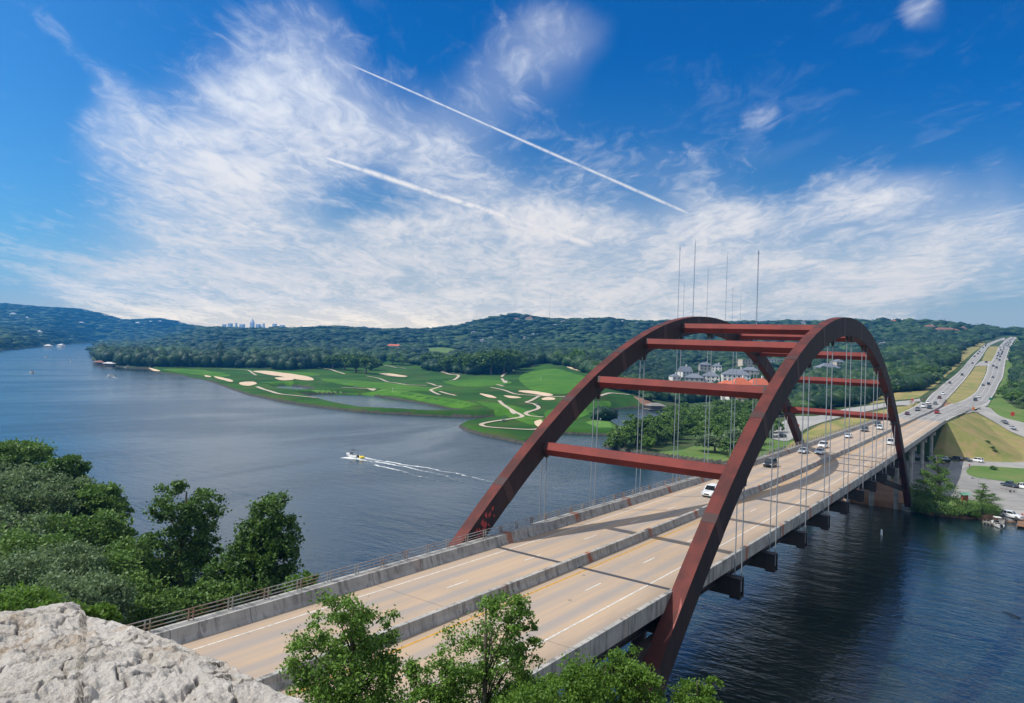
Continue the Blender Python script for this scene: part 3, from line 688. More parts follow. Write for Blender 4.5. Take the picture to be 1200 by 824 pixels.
    # golf course: cart paths, bunkers
    for w, px in [(2.8, [(575, 454.5), (590, 457.5), (606, 462.5), (630, 464), (658, 465.5), (682, 463), (702, 464), (716, 461), (738, 463)]),
                  (2.8, [(632, 464.5), (622, 470), (617, 472), (626, 474), (631, 479), (617, 484), (620, 487.5), (637, 489.5)]),
                  (2.8, [(585, 470), (590, 475), (603, 484), (612, 488.5), (598, 491.5), (575, 495), (564, 498), (572, 501), (600, 503), (623, 504), (640, 502)]),
                  (2.8, [(500, 449), (510, 452), (517, 453), (508, 456), (505, 458), (515, 463)]), (3, [(515, 459), (534, 464)]),
                  (2.8, [(430, 441), (445, 444), (455, 448), (475, 451), (500, 452)]), (3, [(400, 454.5), (425, 455.5), (440, 457)]),
                  (3.5, [(372, 431), (390, 434), (404, 438.5)]), (3, [(260, 432.5), (290, 434), (300, 440)]),
                  (3.5, [(301, 453.5), (310, 457), (325, 461.5), (345, 464), (370, 466.5)]), (3, [(588, 444), (592, 449), (593, 446.5)]), (3, [(582, 451), (590, 453)]),
                  (3.5, [(512, 434), (524, 438), (537, 440), (533, 445), (526, 446)]), (3, [(602, 434), (592, 438), (588, 442)]), (3, [(447, 428), (460, 430), (475, 432)])]:
        ribbon('cart_path', trace(px), w * .9, 'path', 0.34, 3, 6)
    for px in [[(607, 458.8), (618, 458), (635, 460), (648, 463), (640, 464.5), (622, 461.5)], [(635, 467.5), (642, 465.8), (650, 467), (649, 469), (637, 469.2)], [(626, 495), (634, 492.5), (636, 498), (630, 500.5)],
               [(562, 461.5), (575, 463.5), (582, 467), (570, 465.5)], [(590, 464), (600, 464.5), (611, 466.5), (598, 467)],
               [(296, 435.5), (310, 434.8), (330, 437), (352, 440), (366, 443.5), (366, 446), (352, 445.5), (332, 442), (310, 438.5)], [(322, 443), (338, 442.5), (344, 445.3), (330, 446)], [(281, 448.6), (296, 447.6), (301, 450), (293, 452.4), (283, 451.5)],
               [(251, 441.2), (262, 443), (273, 446.5), (268, 447.5), (255, 444)], [(240, 440), (246, 441), (247, 442.3), (241, 441.8)], [(174, 430.8), (182, 433), (188, 435), (180, 434.8)],
               [(444, 438.2), (458, 438), (477, 441), (470, 442), (452, 440)], [(610, 420.5), (618, 423), (627, 428), (618, 427), (609, 423.5)]]:
        patch('sand_bunker', px, 'sand', 0.3)
    for px in [[(300, 434), (345, 436), (375, 439), (360, 441), (320, 436)], [(375, 444), (430, 447), (480, 452), (520, 456), (490, 459), (420, 454)], [(520, 447), (560, 445), (600, 448), (575, 453), (535, 453)], [(610, 440), (650, 432), (680, 440), (700, 452), (660, 462), (620, 456)],
               [(560, 471), (610, 478), (640, 495), (620, 498), (580, 488)], [(390, 463), (450, 464), (500, 472), (540, 479), (560, 474), (500, 463), (440, 459)], [(640, 482), (680, 474), (710, 470), (715, 478), (690, 486), (650, 498)], [(190, 433), (240, 434), (270, 440), (250, 442), (210, 437)], [(300, 449), (330, 447), (345, 449), (320, 452)]]:
        patch('fairway', px, 'fairway_grass', 0.22)
    patch('bare_ground', [(742, 465), (756, 468), (764, 475), (750, 473)], 'dirt', 0.3)
    patch('bare_ground', [(664, 430), (680, 433), (688, 436), (672, 433.5)], 'sand', 0.3)
    patch('bare_ground', [(1102, 474), (1110, 472), (1118, 474.5), (1106, 478.5), (1100, 479)], 'dirt', 0.22)
mat('lane_worn', (0.20, 0.19, 0.18), 0.9, col2=(0.25, 0.24, 0.225), vscale=0.08)
build_roads()

# ------------------------------------------------------------------ the arch bridge
AR, HA, PE = 91.5, 46.02, 2.017
RV, RHW = 12.37, 0.70
def rib_c(u): return 2 + (HA - 2) * (1 - abs(u / AR) ** PE)
def rib_d(u): return 3.12 + (2.33 - 3.12) * (u / AR) ** 2
def rib_sec(u, v, grow=0.0, hw=RHW):
    s = -(HA - 2) * PE * abs(u / AR) ** (PE - 1) / AR * (1 if u > 0 else -1)
    L = math.hypot(s, 1); nx, nz = -s / L, 1 / L; h = rib_d(u) / 2 + grow; w = hw + grow; z = rib_c(u)
    return [(u + nx * q * h, v + p * w, z + nz * q * h) for p, q in ((-1, -1), (1, -1), (1, 1), (-1, 1))]
STN = [-58.0, -45.0, -30.2, -15.3, 0.0, 15.3, 30.2, 45.0, 58.0]
def deck_mat():
    m = bpy.data.materials.new('deck_concrete'); m.use_nodes = True; MATS['deck_concrete'] = m; g, b = nodes_of(m); t = m.node_tree
    p = g.n('ShaderNodeNewGeometry').outputs['Position']; sep = g.n('ShaderNodeSeparateXYZ'); g.put(sep.inputs[0], p)
    streak = g.noise(g.map(p, scale=(0.03, 1.5, 1)), 1.0, 5, 0.6, 0.2)
    blot = g.noise(g.map(p, scale=(0.25, 0.6, 1)), 0.35, 5, 0.65)
    c = g.mix(g.smooth(streak, 0.35, 0.65), (0.415, 0.302, 0.205), (0.345, 0.272, 0.212))
    c = g.mix(g.m('MULTIPLY', g.smooth(blot, 0.42, 0.72), 0.55), c, (0.27, 0.225, 0.185))
    # tyre-worn bands along each lane, dirt by the kerbs
    ay = g.m('ABSOLUTE', sep.outputs[1])
    lane = g.m('ABSOLUTE', g.m('SUBTRACT', g.m('MODULO', g.m('ADD', ay, 2.05), 3.5), 1.75))
    c = g.mix(g.m('MULTIPLY', g.smooth(lane, 0.8, 0.2), 0.55), c, (0.25, 0.235, 0.225))
    kerb = g.smooth(ay, 8.6, 10.6)
    c = g.mix(g.m('MULTIPLY', kerb, g.smooth(blot, 0.25, 0.6)), c, (0.285, 0.215, 0.15))
    kin = g.smooth(ay, 1.5, 0.5)
    c = g.mix(g.m('MULTIPLY', kin, 0.55), c, (0.25, 0.20, 0.15))
    seg = g.m('ABSOLUTE', g.m('SUBTRACT', g.m('FRACT', g.m('DIVIDE', g.m('ADD', sep.outputs[0], 6.0), 18.3)), 0.5))
    c = g.mix(g.smooth(seg, 0.004, 0.001, 0, 0.6), c, (0.10, 0.09, 0.085))
    spots = g.noise(p, 1.1, 3, 0.5)
    c = g.mix(g.smooth(spots, 0.70, 0.76, 0, 0.55), c, (0.12, 0.11, 0.10))
    g.put(b.inputs['Base Color'], c); b.inputs['Roughness'].default_value = 0.85; b.inputs['Specular IOR Level'].default_value = 0.25
    bn = g.n('ShaderNodeBump'); bn.inputs['Strength'].default_value = 0.25; bn.inputs['Distance'].default_value = 0.03
    g.put(bn.inputs['Height'], g.noise(p, 6.0, 5, 0.7)); t.links.new(bn.outputs[0], b.inputs['Normal'])
def parapet_mat():
    m = bpy.data.materials.new('parapet_concrete'); m.use_nodes = True; MATS['parapet_concrete'] = m; g, b = nodes_of(m); t = m.node_tree
    p = g.n('ShaderNodeNewGeometry').outputs['Position']; sep = g.n('ShaderNodeSeparateXYZ'); g.put(sep.inputs[0], p)
    drip = g.noise(g.map(p, scale=(1.6, 1.0, 0.22)), 1.0, 6, 0.65, 0.3)
    blot = g.noise(p, 0.5, 5, 0.6)
    c = g.mix(g.smooth(blot, 0.35, 0.65), (0.36, 0.345, 0.315), (0.27, 0.26, 0.24))
    c = g.mix(g.smooth(drip, 0.47, 0.66, 0, 0.8), c, (0.105, 0.10, 0.095))
    # rust run-off below the steelwork: the stations repeat about every fifteen metres
    x = g.m('FRACT', g.m('DIVIDE', g.m('ADD', sep.outputs[0], 150.4), 15.02)); dx = g.m('ABSOLUTE', g.m('SUBTRACT', x, 0.5))
    inarch = g.smooth(g.m('ABSOLUTE', sep.outputs[0]), 84, 80)
    rn = g.noise(g.map(p, scale=(2.5, 1, 0.6)), 1.2, 4, 0.6)
    rust = g.m('MULTIPLY', g.m('MULTIPLY', g.smooth(dx, 0.055, 0.015), g.smooth(rn, 0.30, 0.52)), inarch)
    c = g.mix(g.m('MULTIPLY', rust, 0.85), c, (0.27, 0.075, 0.025))
    r2 = g.noise(g.map(p, scale=(0.25, 1, 0.8)), 0.6, 5, 0.7)
    c = g.mix(g.smooth(r2, 0.60, 0.72, 0, 0.55), c, (0.25, 0.10, 0.045))
    jn = g.m('ABSOLUTE', g.m('SUBTRACT', g.m('FRACT', g.m('DIVIDE', sep.outputs[0], 6.1)), 0.5))
    c = g.mix(g.smooth(jn, 0.010, 0.004, 0, 0.7), c, (0.06, 0.06, 0.058))
    g.put(b.inputs['Base Color'], c); b.inputs['Roughness'].default_value = 0.88
    bn = g.n('ShaderNodeBump'); bn.inputs['Strength'].default_value = 0.3; bn.inputs['Distance'].default_value = 0.04
    g.put(bn.inputs['Height'], g.noise(p, 4.0, 5, 0.7)); t.links.new(bn.outputs[0], b.inputs['Normal'])
deck_mat(); parapet_mat()
U0, U1 = -176.0, 232.0
def along(sec, u0=U0, u1=U1, n=90):
    """sweep a (v, dz) outline along the deck"""
    return [[(u, v, DZ(u) + z) for v, z in sec] for u in np.linspace(u0, u1, n)]
def build_bridge():
    br = thing('arch_bridge', (0, 0, 0), 0, 'rust-red steel through-arch road bridge with twin ribs and cross struts over the lake', 'bridge')
    # ribs
    for side in (1, -1):
        v = side * RV
        us = [AR * math.sin(t) * 1.012 for t in np.linspace(-math.pi / 2, math.pi / 2, 110)]
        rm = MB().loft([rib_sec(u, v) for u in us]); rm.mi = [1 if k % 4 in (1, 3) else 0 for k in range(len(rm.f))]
        rib = rm.build('arch_rib', ['rust_steel', 'web_shade_steel'], br)
        for sp in (-79, -66, -51.6, -37.6, -22.7, -7.6, 7.6, 22.7, 37.6, 51.6, 66, 79):
            # top cover band, as wide as the flange, and web cover plates
            L = 0.55 / math.sqrt(1 + (44 * 2 * sp / AR ** 2) ** 2) ** 0.5
            MB().loft([rib_sec(u, v, 0.022) for u in np.linspace(sp - L, sp + L, 4)]).build('splice_plate', 'splice', rib)
        if side == 1:
            rnd = random.Random(5)
            for k in range(13):
                u = -76.5 + k * 0.62; c = rib_c(u); hgt = rnd.uniform(0.7, 1.5); d = rib_d(u) / 2
                s = 44 * 2 / AR ** 2 * -u; L = math.hypot(s, 1); nx, nz = -s / L, 1 / L; off = rnd.uniform(-0.35, 0.15)
                for q in range(rnd.randint(2, 4)):
                    a0 = off + rnd.uniform(-0.6, 0.5); b0 = a0 + rnd.uniform(0.12, hgt * 0.6); x = u + rnd.uniform(-0.35, 0.35); w = rnd.uniform(0.1, 0.32)
                    yy = v - RHW - 0.004
                    pts = []
                    for (dx, o) in ((0, a0), (w, a0 + rnd.uniform(-.1, .1)), (w + rnd.uniform(-.1, .2), b0), (rnd.uniform(-.1, .1), b0)):
                        o = max(-d + .1, min(d - .1, o)); pts.append((x + dx + nx * o, yy - 0.0015 * (q + 4 * (k % 2)), rib_c(x + dx) + nz * o))
                    MB().add(pts, [(0, 1, 2, 3)]).build('graffiti', 'graffiti_paint', rib)
        else:
            # bright scrape on the outer flange near the deck
            sc_ = []
            for t in np.linspace(0, 1, 12):
                u = -76.8 + t * 3.4; q = rib_sec(u, v, 0.006); w0 = 0.72 + 0.2 * math.sin(t * 3.1); w1 = min(0.98, w0 + 0.22 * math.sin(t * math.pi) + 0.03)
                a, b = Vector(q[3]), Vector(q[2]); sc_.append((a.lerp(b, 1 - w0), a.lerp(b, 1 - w1)))
            mb = MB(); vs = [p for pr in sc_ for p in pr]; mb.add(vs, [(2 * i, 2 * i + 1, 2 * i + 3, 2 * i + 2) for i in range(11)]); mb.build('paint_scrape', 'primer', rib)
    # cross struts
    for u, z in ((58.5, 27.45), (45.5, 35.62), (30.2, 41.5), (15.3, 44.75)):
        for sg in (-1, 1):
            w = RV - RHW - 0.01; mb = MB()
            hexa = lambda y, g_=1.0: [(sg * u + a * g_, y, z + b * g_) for a, b in ((-.74, 0), (-.26, .82), (.26, .82), (.74, 0), (.26, -.76), (-.26, -.76))]
            mb.loft([hexa(-w), hexa(w)])
            st = mb.build('cross_strut', 'rust_beam', br, bevel=0.02)
            for s in (-1, 1): MB().loft([hexa(s * (w - .55), 1.03), hexa(s * (w - .02), 1.03)]).build('end_plate', 'splice', st)
    # hangers
    cab = MB().tube([(0, 0, 0), (0, 0, 1)], 0.068, 8, caps=False).mesh('hanger', 'cable', True)
    for u in STN:
        for s in (-1, 1):
            for dv in (-0.35, 0.35):
                x = u + 0.45; top = rib_c(x) - rib_d(x) / 2 - 0.2 * abs(x) / AR; bot = DZ(x) - 2.6; v = s * RV + dv
                h = link('hanger', cab, br, (x, v, bot)); h.scale = (1, 1, top - bot)
                c = MB().box((x, v, top - 0.45), (0.34, 0.34, 1.1), taper=(1.6, 1.6)); k = c.build('clevis', 'dark_steel', br)
    # deck, barriers
    dk = MB().loft(along([(-11.25, -0.46), (9.9, -0.46), (9.9, 0), (-11.25, 0)])).build('deck_slab', 'deck_concrete', br)
    MB().loft(along([(-11.25, -0.47), (-11.78, -0.40), (-11.80, 1.03), (-11.44, 1.05), (-11.34, 0.30), (-11.14, 0.0)])).build('parapet', 'parapet_concrete', br)
    MB().loft(along([(9.72, 0.002), (9.94, 0.32), (10.12, 0.98), (11.02, 1.0), (11.08, 0.86), (11.08, -0.6), (9.9, -0.6)])).build('parapet', 'parapet_concrete', br)
    MB().loft(along([(-0.44, 0.003), (-0.40, 0.12), (-0.24, 0.42), (-0.20, 0.88), (0.20, 0.88), (0.24, 0.42), (0.40, 0.12), (0.44, 0.003)])).build('median_barrier', 'parapet_concrete', br)
    def line(v, w, u0, u1, m, name='lane_line', dash=None):
        segs = [(u0, u1)] if not dash else [(u, u + dash[0]) for u in np.arange(u0, u1, dash[1])]
        for a, b in segs:
            mb = MB(); n = max(2, int((b - a) / 4)); us = np.linspace(a, b, n)
            for i in range(n - 1):
                mb.add([(us[i], v - w / 2, DZ(us[i]) + .006), (us[i + 1], v - w / 2, DZ(us[i + 1]) + .006), (us[i + 1], v + w / 2, DZ(us[i + 1]) + .006), (us[i], v + w / 2, DZ(us[i]) + .006)], [(0, 1, 2, 3)])
            mb.build(name, m, dk)
    line(8.35, 0.13, U0, U1, 'paint_white'); line(-8.05, 0.15, U0, U1, 'paint_white'); line(-1.42, 0.2, U0, U1, 'paint_yellow'); line(1.15, 0.12, U0, U1, 'paint_yellow')
    line(-4.55, 0.13, -174, 228, 'paint_white', 'lane_dash', (3.0, 12.2)); line(4.75, 0.13, -170, 228, 'paint_white', 'lane_dash', (3.0, 12.2))
    for a, b in ((-11.1, -0.46), (0.46, 9.7)): MB().box((-70.4, (a + b) / 2, DZ(-70.4) + 0.004), (0.55, b - a, 0.02)).build('expansion_joint', 'joint_dark', dk)
    # pipe railing on the far-side barrier
    rl = MB()
    for z in (1.25, 1.52, 1.80):
        for a, b in zip(np.linspace(U0, U1, 60)[:-1], np.linspace(U0, U1, 60)[1:]): rl.bar((a, 10.85, DZ(a) + z), (b, 10.85, DZ(b) + z), 0.05, 0.06)
    for x in np.arange(U0 + 1, U1, 3.05):
        for dx in (-0.17, 0.17): rl.box((x + dx, 10.87, DZ(x) + 1.40), (0.07, 0.10, 0.84))
    rl.build('railing', 'galv', br)
    # steelwork under the deck
    for v in (-10.2, -3, 3, 9.4):
        MB().loft(along([(v - 0.3, -2.1), (v + 0.3, -2.1), (v + 0.3, -2.0), (v + 0.08, -2.0), (v + 0.08, -0.49), (v - 0.08, -0.49), (v - 0.08, -2.0), (v - 0.3, -2.0)], -172, 230)).build('girder', 'dark_steel', br)
    for x in STN + [-73.5, 73.5]:
        f = MB().box((x, 0, DZ(x) - 2.0), (1.0, 24.0, 1.9)).build('floor_beam', 'dark_steel', br)
        if abs(x) < 70:
            for s in (-1, 1):
                e = MB()
                for dx in (-.6, .6): e.box((x + dx, s * 12.4, DZ(x) - 2.1), (0.12, 1.1, 2.0))
                e.box((x, s * 12.4, DZ(x) - 3.08), (1.32, 1.1, 0.12)); e.box((x, s * 12.4, DZ(x) - 1.12), (1.32, 1.1, 0.12)); e.box((x, s * 12.35, DZ(x) - 2.1), (1.1, 0.12, 1.9))
                e.build('hanger_bracket', 'dark_steel', f)
    for sg in (-1, 1):
        for s in (-1, 1):
            MB().bar((sg * 86.5, s * (RV - 0.2), rib_c(86.5) - 0.2), (sg * 60, s * 3.5, DZ(60) - 2.9), 1.1, 1.2).build('wind_brace', 'dark_steel', br)
            ft = MB(); ft.tube([(sg * 92.3, s * RV, -3), (sg * 92.3, s * RV, 1.5)], 1.7, 20); ft.build('footing', 'concrete_old', br)
            MB().bar((sg * 75.5, s * (RV - .5), rib_c(75.5) - 0.3), (sg * 92, s * 8.5, DZ(92) - 4.2), 0.9, 1.0).build('tie_strut', 'dark_steel', br)
    # piers of the approach spans
    for x in (92, 126, 160, 195):
        cap = MB().box((x, -0.3, DZ(x) - 2.75), (1.3, 21, 1.25)).build('pier_cap', 'concrete_pale', br)
        for v in (-9.4, -3.2, 3, 9):
            z0 = T1(x, v) - 0.6; MB().tube([(x, v, z0), (x, v, DZ(x) - 3.3)], 0.62, 16, caps=False).build('pier_column', 'concrete_pale', br, smooth=True)
    MB().box((-99, -0.3, 8), (2.2, 22, 15.4)).build('abutment', 'concrete_pale', br)
    return br
mat('joint_dark', (0.045, 0.045, 0.05), 0.6)
build_bridge()

# ------------------------------------------------------------------ the limestone shelf under the viewer's feet
def build_rock():
    sil = [(-330, 700), (-200, 708), (-90, 716), (0, 719), (40, 713), (70, 707), (94, 709), (103, 721), (150, 733), (200, 748), (240, 766), (300, 800), (330, 812), (372, 825), (430, 850), (520, 885), (640, 930)]
    A = np.array([ray(*p)[0] for p in sil]); B = np.array([ray(*p)[1] for p in sil])
    D = 1.30 / (-B - 0.126)
    na, ns = 620, 520
    a = np.linspace(A[0], A[-1], na); ed = np.interp(a, A, D)
    t = np.linspace(0, 1, ns)
    aa, tt = np.meshgrid(a, t, indexing='ij'); ee = ed[:, None] * np.ones_like(tt)
    top = np.clip(tt / 0.84, 0, 1); fall = np.clip((tt - 0.84) / 0.16, 0, 1)
    fw = 0.7 + (ee - 0.7) * top + fall * (0.10 + 0.25 * fall)
    rt = aa * fw
    X, Y = loc(rt, fw)
    roll_ = np.clip((top - 0.93) / 0.07, 0, 1)
    z = CH - 1.30 - 0.126 * fw - fall ** 1.2 * 2.6
    n = fbm(X * 1.1, Y * 1.1, 0, 31, 4) * 0.055 * (1 - 0.75 * roll_)
    rid = 1 - np.abs(fbm(X * 3.2 + 5, Y * 2.1, 0, 41, 4)); n += rid ** 2 * 0.035 - 0.02
    rg = 1 - np.abs(fbm(X * 7.5 + 3, Y * 5.0, z * 2, 47, 5, .55)); n += (rg ** 3) * 0.018 - 0.008
    pit2 = np.clip(fbm(X * 5, Y * 3.4, 0, 57, 4) - 0.42, 0, 1); n -= pit2 * 0.055
    crk = np.abs(fbm(X * 2.4, Y * 3.1, 0, 67, 4)); n -= np.clip(0.06 - crk, 0, 1) * 0.9
    pit = np.clip(fbm(X * 13, Y * 9, 0, 51, 4) - 0.30, 0, 1); n -= pit * 0.035
    n += fbm(X * 28, Y * 28, z * 9, 61, 3) * 0.010
    ledge = (fbm(X * 1.7, Y * 1.2, 0, 71, 3) > 0.25); n += np.where(ledge, 0.018, 0)
    z = z + n * (1 - 0.5 * roll_)
    fw2 = fall * (fbm(aa * 9, z * 2.4, 0, 81, 4) * 0.16)
    X, Y = X + _f0.x * fw2, Y + _f0.y * fw2
    idx = np.arange(na * ns).reshape(na, ns)
    F = np.stack([idx[:-1, :-1].ravel(), idx[1:, :-1].ravel(), idx[1:, 1:].ravel(), idx[:-1, 1:].ravel()], 1)
    m = bpy.data.materials.new('limestone'); m.use_nodes = True; MATS['limestone'] = m; g, b = nodes_of(m); tr = m.node_tree
    p = g.n('ShaderNodeNewGeometry').outputs['Position']
    n1 = g.noise(p, 1.6, 6, 0.65, 0.4); n2 = g.noise(p, 7, 6, 0.7, 0.3); n3 = g.noise(g.map(p, loc_=(3, 7, 1)), 2.4, 5, 0.6, 0.5); n4 = g.noise(p, 34, 4, 0.6)
    c = g.mix(g.smooth(n1, 0.35, 0.65), (0.66, 0.615, 0.56), (0.51, 0.465, 0.405))
    c = g.mix(g.smooth(n3, 0.54, 0.68, 0, 0.7), c, (0.44, 0.32, 0.21))
    c = g.mix(g.smooth(n2, 0.52, 0.70, 0, 0.7), c, (0.27, 0.245, 0.225))
    c = g.mix(g.smooth(n4, 0.55, 0.72, 0, 0.6), c, (0.78, 0.75, 0.71))
    g.put(b.inputs['Base Color'], c); b.inputs['Roughness'].default_value = 0.92; b.inputs['Specular IOR Level'].default_value = 0.2
    bn = g.n('ShaderNodeBump'); bn.inputs['Strength'].default_value = 1.0; bn.inputs['Distance'].default_value = 0.05
    g.put(bn.inputs['Height'], g.m('ADD', g.noise(p, 22, 7, 0.72), g.m('MULTIPLY', g.noise(p, 80, 4, 0.6), 0.3))); tr.links.new(bn.outputs[0], b.inputs['Normal'])
    o = link('limestone_outcrop', raw_mesh('limestone_outcrop', np.stack([X.ravel(), Y.ravel(), z.ravel()], 1), F, 'limestone', smooth=True))
    tag(o, 'pitted pale limestone ledge at the top of the overlook cliff', 'rock')
build_rock()

# ------------------------------------------------------------------ leaves and trees
def leaf_quads(C, size, rng, up=0.5, tone=None, aspect=0.6, jit=0.35):
    n = len(C)
    nr = rng.normal(size=(n, 3)); nr[:, 2] += up; nr /= np.linalg.norm(nr, axis=1)[:, None]
    t = rng.normal(size=(n, 3)); a = np.cross(nr, t); a /= np.linalg.norm(a, axis=1)[:, None]; b = np.cross(nr, a)
    s = size * (1 + jit * rng.uniform(-1, 1, n))[:, None]
    V = np.stack([C - a * s * 0.5, C + b * s * aspect * 0.5 + nr * s * 0.10, C + a * s * 0.5, C - b * s * aspect * 0.5 + nr * s * 0.10], 1).reshape(-1, 3)
    F = np.arange(4 * n).reshape(n, 4)
    T = np.repeat(np.clip(tone if tone is not None else rng.uniform(0, 1, n), 0, 1), 4)
    return V, F, T
def crown_points(lobes, clumps, per, rng, csize=0.3, shell=0.55, flat=0.7):
    """leaf positions gathered in clumps spread through the crown's lobes; gives (points, tone, clump centres)"""
    vol = np.array([l[3] * l[4] * l[5] for l in lobes]) ** 0.7; pr = vol / vol.sum(); P = []; T = []; CC = []
    for k in range(clumps):
        l = lobes[rng.choice(len(lobes), p=pr)]
        d = rng.normal(size=3); d /= np.linalg.norm(d); r = shell + (1 - shell) * rng.uniform() ** 0.6
        r = r * rng.uniform(0.85, 1.12)
        c = np.array(l[:3]) + d * r * np.array(l[3:6]); rad = csize * (l[3] * l[4] * l[5]) ** (1 / 3) * rng.uniform(0.6, 1.3)
        q = rng.normal(size=(per, 3)) * np.array([1, 1, flat]) * rad * 0.55
        P.append(c + q); T.append(np.clip(rng.uniform(0.1, 0.9) * 0.6 + rng.uniform(0, 0.5, per), 0, 1)); CC.append(c)
    return np.concatenate(P), np.concatenate(T), np.array(CC)
def limbs(base, top, CC, rng, r0, n=14, material='bark'):
    mb = MB(); base = Vector(base); top = Vector(top)
    mid = base.lerp(top, 0.5) + Vector(rng.normal(size=3) * (top - base).length * 0.03)
    mb.tube([base - Vector((0, 0, 0.5)), base.lerp(mid, 0.5), mid, mid.lerp(top, 0.5), top], [r0 * 1.25, r0, r0 * 0.75, r0 * 0.5, r0 * 0.2], 9)
    pick = rng.choice(len(CC), min(n, len(CC)), replace=False)
    for i in pick:
        c = Vector(CC[i]); t = min(0.92, max(0.25, (c.z - base.z) / max(0.1, top.z - base.z) * 0.75)); s = base.lerp(mid, t * 2) if t < 0.5 else mid.lerp(top, t * 2 - 1)
        m1 = s.lerp(c, 0.5) + Vector((0, 0, (c - s).length * 0.06)) + Vector(rng.normal(size=3) * 0.04 * (c - s).length)
        k = r0 * (1 - t) * 0.55 + r0 * 0.06; mb.tube([s, m1, c], [k, k * 0.6, k * 0.2], 6)
    return mb
def tree(name, base, lobes, clumps, per, size, material, seed, label, cat='tree', group=None, r0=0.25, csize=0.3, up=0.5, nlimb=14, shell=0.5, flat=0.7):
    rng = np.random.default_rng(seed); base = Vector(base)
    P, T, CC = crown_points(lobes, clumps, per, rng, csize, shell, flat)
    keep = P[:, 2] > base.z + 0.2; P, T = P[keep], T[keep]
    V, F, TT = leaf_quads(P, size, rng, up, T)
    root = thing(name, base, 0, label, cat, group); b = np.array(base)
    link('crown', raw_mesh('crown', V - b, F, material, tone=TT), root)
    topz = max(l[2] + 0.5 * l[5] for l in lobes); cx = np.mean([l[0] for l in lobes]); cy = np.mean([l[1] for l in lobes])
    mb = limbs((0, 0, 0), (cx - base.x, cy - base.y, topz - base.z), CC - b, rng, r0, nlimb)
    mb.build('trunk', 'bark', root, smooth=True)
    return root
def px_lobes(ls, depth, squash=1.0):
    """lobes given as photo centre and half sizes, stood at a distance"""
    out = []
    for k, (x, y, rx, ry) in enumerate(ls):
        dd = depth + (((k * 37) % 11) / 10 - 0.5) * rx * depth / CF * 0.8
        p = atd(x, y, dd); m = dd / CF; out.append((p.x, p.y, p.z, rx * m, rx * m * squash, ry * m))
    return out
def bank_tree(name, ls, depth, clumps, per, size, material, seed, label, group=None, cat='tree', trunk_at=None, **kw):
    L = px_lobes(ls, depth); i = int(np.argmax([l[3] for l in L])); bx, by = np.mean([l[0] for l in L]), np.mean([l[1] for l in L])
    if trunk_at: q = atd(trunk_at, 700, depth); bx, by = q.x, q.y
    z = float(near_z(np.array([bx]), np.array([by]))[0]); z = min(z, min(l[2] for l in L) - 0.5); z = max(z, 0.3)
    return tree(name, (bx, by, z), L, clumps, per, size, material, seed, label, cat, group, **kw)

